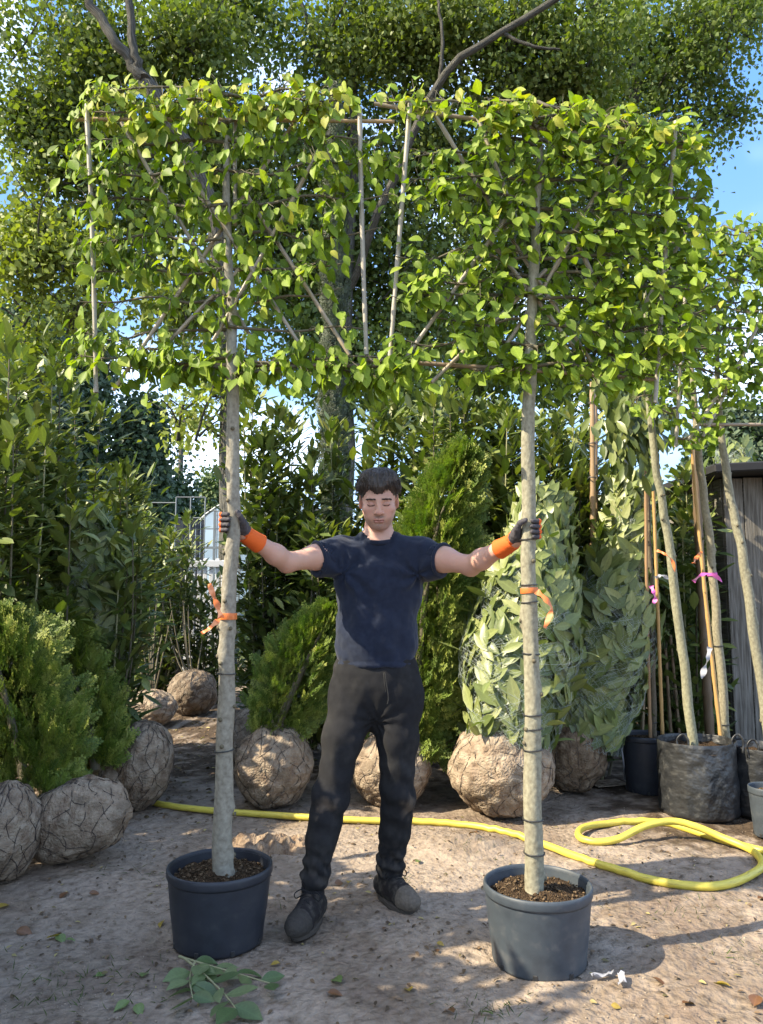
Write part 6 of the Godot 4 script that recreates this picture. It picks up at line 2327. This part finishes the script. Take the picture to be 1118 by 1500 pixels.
# ---------------------------------------------------------------- small things on the ground
func make_small_things() -> void:
	# pebbles and crumbs of earth
	var xf := []
	var cols := []
	for i in 15000:
		var d := 1.9 + 4.6 * pow(rng.randf(), 1.3)
		var x := rf(-0.62, 0.62) * d
		if noise.get_noise_2d(x * 1.6, d * 1.6) + rf(-0.5, 0.5) < 0.0:
			continue
		var s := rf(0.10, 0.55) * (1.0 if rng.randf() < 0.96 else 2.2)
		xf.append(Transform3D(Basis(rdir(), rf(0, TAU)).scaled(Vector3(s, s * 0.7, s)), Vector3(x, ground_y(x, -d) + 0.001, -d)))
		var k := rf(0.5, 1.25)
		cols.append(Color(0.30 * k, 0.24 * k, 0.18 * k))
	many(self, "gravel", mats["clod"], mats["clod_mat"], xf, cols)
	var gr := get_child(get_child_count() - 1)
	tag(gr, "loose crumbs of earth scattered over the bare yard", "gravel")

	# bark chips and leaf bits along the path
	xf = []
	cols = []
	var chip := leaf_mesh(0.045, 0.022, 0.45, 0.4, 0.25, 0.02, 3)
	for i in 3400:
		var p := Vector3.ZERO
		if i < 1700:
			p = Vector3(rf(-2.6, -0.5), 0, rf(-9.0, -4.6))
		else:
			p = Vector3(rf(-1.5, 1.6), 0, rf(-4.6, -1.9))
		p.y = ground_y(p.x, p.z) + 0.006
		xf.append(pose(p, Vector3(rng.randfn(), rf(-0.1, 0.25), rng.randfn()), Vector3(rng.randfn() * 0.4, 1, rng.randfn() * 0.4), rf(0.3, 1.1) * (1.0 if i < 1700 else 0.6)))
		var k := rf(0.4, 1.5)
		cols.append(Color(0.13 * k, 0.085 * k, 0.05 * k) if rng.randf() < 0.85 else Color(0.30 * k, 0.24 * k, 0.10 * k))
	var lit := many(self, "leaf_litter", chip, mats["far_leaf"], xf, cols)
	tag(lit, "brown bark chips and leaf bits strewn over the earth", "litter")

	# thin grass
	xf = []
	cols = []
	var blade := leaf_mesh(0.035, 0.003, 0.3, 0.3, 0.45, 0.0, 4)
	for q in [[60, 1450, 0.16, 90], [20, 1480, 0.2, 60], [225, 1275, 0.12, 40], [720, 1478, 0.08, 70], [1100, 1400, 0.1, 40], [690, 1250, 0.06, 30], [1000, 1330, 0.1, 30], [580, 1292, 0.05, 30], [350, 1330, 0.1, 30], [150, 1440, 0.15, 60]]:
		var o := on_ground(q[0], q[1])
		for i in q[3]:
			var p := o + Vector3(rng.randfn() * q[2], 0, rng.randfn() * q[2] * 0.6)
			p.y = ground_y(p.x, p.z)
			xf.append(pose(p, Vector3(rng.randfn() * 0.8, rf(0.3, 1.0), rng.randfn() * 0.8), rdir(), rf(0.5, 1.2)))
			var k := rf(0.6, 1.3)
			cols.append(Color(0.07 * k, 0.11 * k, 0.03 * k))
	var gs := many(self, "grass", blade, mats["lime_leaf"], xf, cols)
	tag(gs, "thin green grass blades sprouting in the bare earth", "grass")

	# single fallen leaves
	var fallen := leaf_mesh(0.075, 0.045, 0.45, 0.35, 0.25, 0.02, 6)
	var groups := {"brown": [[24, 1366, 1.0], [665, 1490, 0.9], [955, 1437, 1.0], [700, 1240, 0.9], [480, 1462, 0.8], [1000, 1478, 0.9], [560, 1365, 0.5], [100, 1310, 1.0], [330, 1232, 0.9], [640, 1398, 0.6], [1105, 1480, 1.2], [1110, 1320, 1.1], [130, 1312, 0.9], [490, 1300, 0.9]],
		"yellow": [[0, 1332, 1.0], [68, 1378, 0.9], [1070, 1450, 1.1], [600, 1458, 1.0], [240, 1352, 0.8], [410, 1415, 0.6], [895, 1475, 0.5], [510, 1298, 0.7], [640, 1385, 0.5]],
		"green": [[84, 1374, 0.9], [96, 1381, 0.7], [208, 1432, 0.9], [190, 1470, 0.9], [200, 1474, 0.9], [500, 1442, 1.0], [140, 1432, 0.8], [610, 1265, 0.8], [722, 1497, 0.6]]}
	var tint := {"brown": [Color(0.20, 0.095, 0.045)], "yellow": [Color(0.40, 0.28, 0.055)], "green": [Color(0.17, 0.23, 0.075)]}
	var marks := {"the dark pot": on_ground(322, 1390), "the grey-blue pot": on_ground(788, 1420), "the cut branch": on_ground(330, 1460), "the dusty toe cap": on_ground(600, 1345), "the burlap rag": on_ground(400, 1242), "the yellow hose": on_ground(1060, 1303), "the low heap of earth": on_ground(690, 1243), "the long root ball": on_ground(112, 1290), "the paper scraps": on_ground(900, 1440)}
	for kind in groups:
		for q in groups[kind]:
			var close := ""
			for k in marks:
				if close == "" or marks[k].distance_to(on_ground(q[0], q[1])) < marks[close].distance_to(on_ground(q[0], q[1])):
					close = k
			var p := on_ground(q[0], q[1])
			p.y = ground_y(p.x, p.z) + 0.010
			var o := solo("fallen_leaf", fallen, tinted("laurel_leaf", tint[kind], 0), "fallen %s leaf on the earth close to %s" % [kind, close], "leaf", "fallen %s leaves on the earth" % kind)
			o.transform = pose(p, Vector3(rng.randfn(), rf(-0.05, 0.1), rng.randfn()), Vector3(rng.randfn() * 0.3, 1, rng.randfn() * 0.3 + 0.1), q[2] * rf(0.7, 0.95))

	# a cut laurel branch with its leaves
	var base := on_ground(290, 1418)
	var t := thing("cut_branch", "cut leafy laurel branch lying on the earth before the dark pot", "branch", "", base * Vector3(1, 0, 1))
	var leaves := []
	for br in [[[262, 1412], [300, 1424], [345, 1437], [395, 1452]], [[270, 1415], [300, 1440], [330, 1470], [345, 1490]], [[285, 1420], [278, 1445], [282, 1475]]]:
		var ctrl := []
		for q in br:
			ctrl.append(on_ground(q[0], q[1]) + Vector3(0, 0.025, 0) - t.position)
		var pts := curve(ctrl, 10)
		var b := Build.new()
		b.tube(pts, ramp(0.0045, 0.002, 10), 6)
		part(t, "twig", b.done(), mats["pale_twig"])
		for i in range(2, 10):
			var side := 1.0 if i % 2 else -1.0
			var dr: Vector3 = (pts[i] - pts[i - 1]).normalized()
			var out := dr.cross(Vector3.UP) * side
			leaves.append([pose(pts[i] + t.position, out * rf(0.3, 1.0) + dr * rf(0.3, 1.0) + Vector3(0, rf(-0.15, 0.25), 0), Vector3(rng.randfn() * 0.35, 1, rng.randfn() * 0.3 + 0.2), rf(0.75, 1.15)), rf(0, 0.99), rng.randi() % 3])
	leaves_on(t, leaves, [leaf_mesh(0.105, 0.055, 0.5, 0.25, 0.1, 0.005, 6), leaf_mesh(0.11, 0.05, 0.5, 0.35, 0.25, 0.01, 6), leaf_mesh(0.10, 0.058, 0.5, 0.15, -0.1, 0.005, 6)], [Color(0.10, 0.15, 0.06), Color(0.15, 0.20, 0.085), Color(0.20, 0.25, 0.12)], "laurel_leaf", 60)

	# scraps of white paper
	for q in [[885, 1437, 0.3, "crumpled scrap of pale paper lying flat beside the grey-blue pot"], [914, 1443, 1.3, "folded scrap of pale paper standing up beside the grey-blue pot"]]:
		var p := on_ground(q[0], q[1])
		var b := Build.new()
		for i in 7:
			for j in 4:
				b.vert(Vector3((i - 3) * 0.013, 0.006 + 0.012 * noise.get_noise_2d(i * 1.3 + q[2] * 9.0, j * 1.3) + 0.004 * absf(i - 3), (j - 1.5) * 0.008))
		for i in 6:
			for j in 3:
				b.quad(i * 4 + j, (i + 1) * 4 + j, (i + 1) * 4 + j + 1, i * 4 + j + 1)
		var o := solo("paper_scrap", b.done(), mats["white_tape"], q[3], "paper scrap", "paper scraps by the pot")
		o.transform = Transform3D(Basis(Vector3.UP, q[2]) * Basis(Vector3(1, 0, 0), -0.5), Vector3(p.x, 0.008, p.z))

	# a rag of burlap and a low pile of old netting on the earth
	var c := on_ground(400, 1242)
	var b2 := Build.new()
	var nx := 44
	var nz := 26
	for j in nz + 1:
		for i in nx + 1:
			var u := float(i) / nx * 2.0 - 1.0
			var v := float(j) / nz * 2.0 - 1.0
			var e := maxf(0.0, 1.0 - pow(Vector2(u, v).length(), 3.0))
			var y := 0.055 * e * (0.55 + 0.6 * noise.get_noise_2d(u * 3.0 + 2.0, v * 3.0)) + 0.018 * absf(noise.get_noise_2d(u * 9.0, v * 9.0)) * e - 0.012 * (1.0 - e)
			var wob := 1.0 + 0.18 * noise.get_noise_2d(atan2(v, u) * 2.0, 5.0)
			b2.vert(Vector3(u * 0.27 * wob, y, v * 0.15 * wob + 0.05 * u), Vector2.ZERO, Color(0.62, 0.58, 0.55))
	for j in nz:
		for i in nx:
			var q := j * (nx + 1) + i
			b2.quad(q + nx + 1, q + nx + 2, q + 1, q)
	var rag := solo("burlap_rag", b2.done(), mats["burlap"], "crumpled burlap rag lying on the earth beside the worker's shin", "rag")
	rag.position = Vector3(c.x, 0.008, c.z)
	# a sheet of sunlit cardboard by the black pot
	b2 = Build.new()
	b2.box(Transform3D(Basis(Vector3.UP, 0.3)), Vector3(0.24, 0.006, 0.16), 0.001)
	var card := solo("cardboard_sheet", b2.done(), mats["burlap"], "flat torn cardboard lying beside the brown root ball and black pot", "cardboard")
	var cp := on_ground(890, 1150)
	card.position = Vector3(cp.x, 0.014, cp.z)
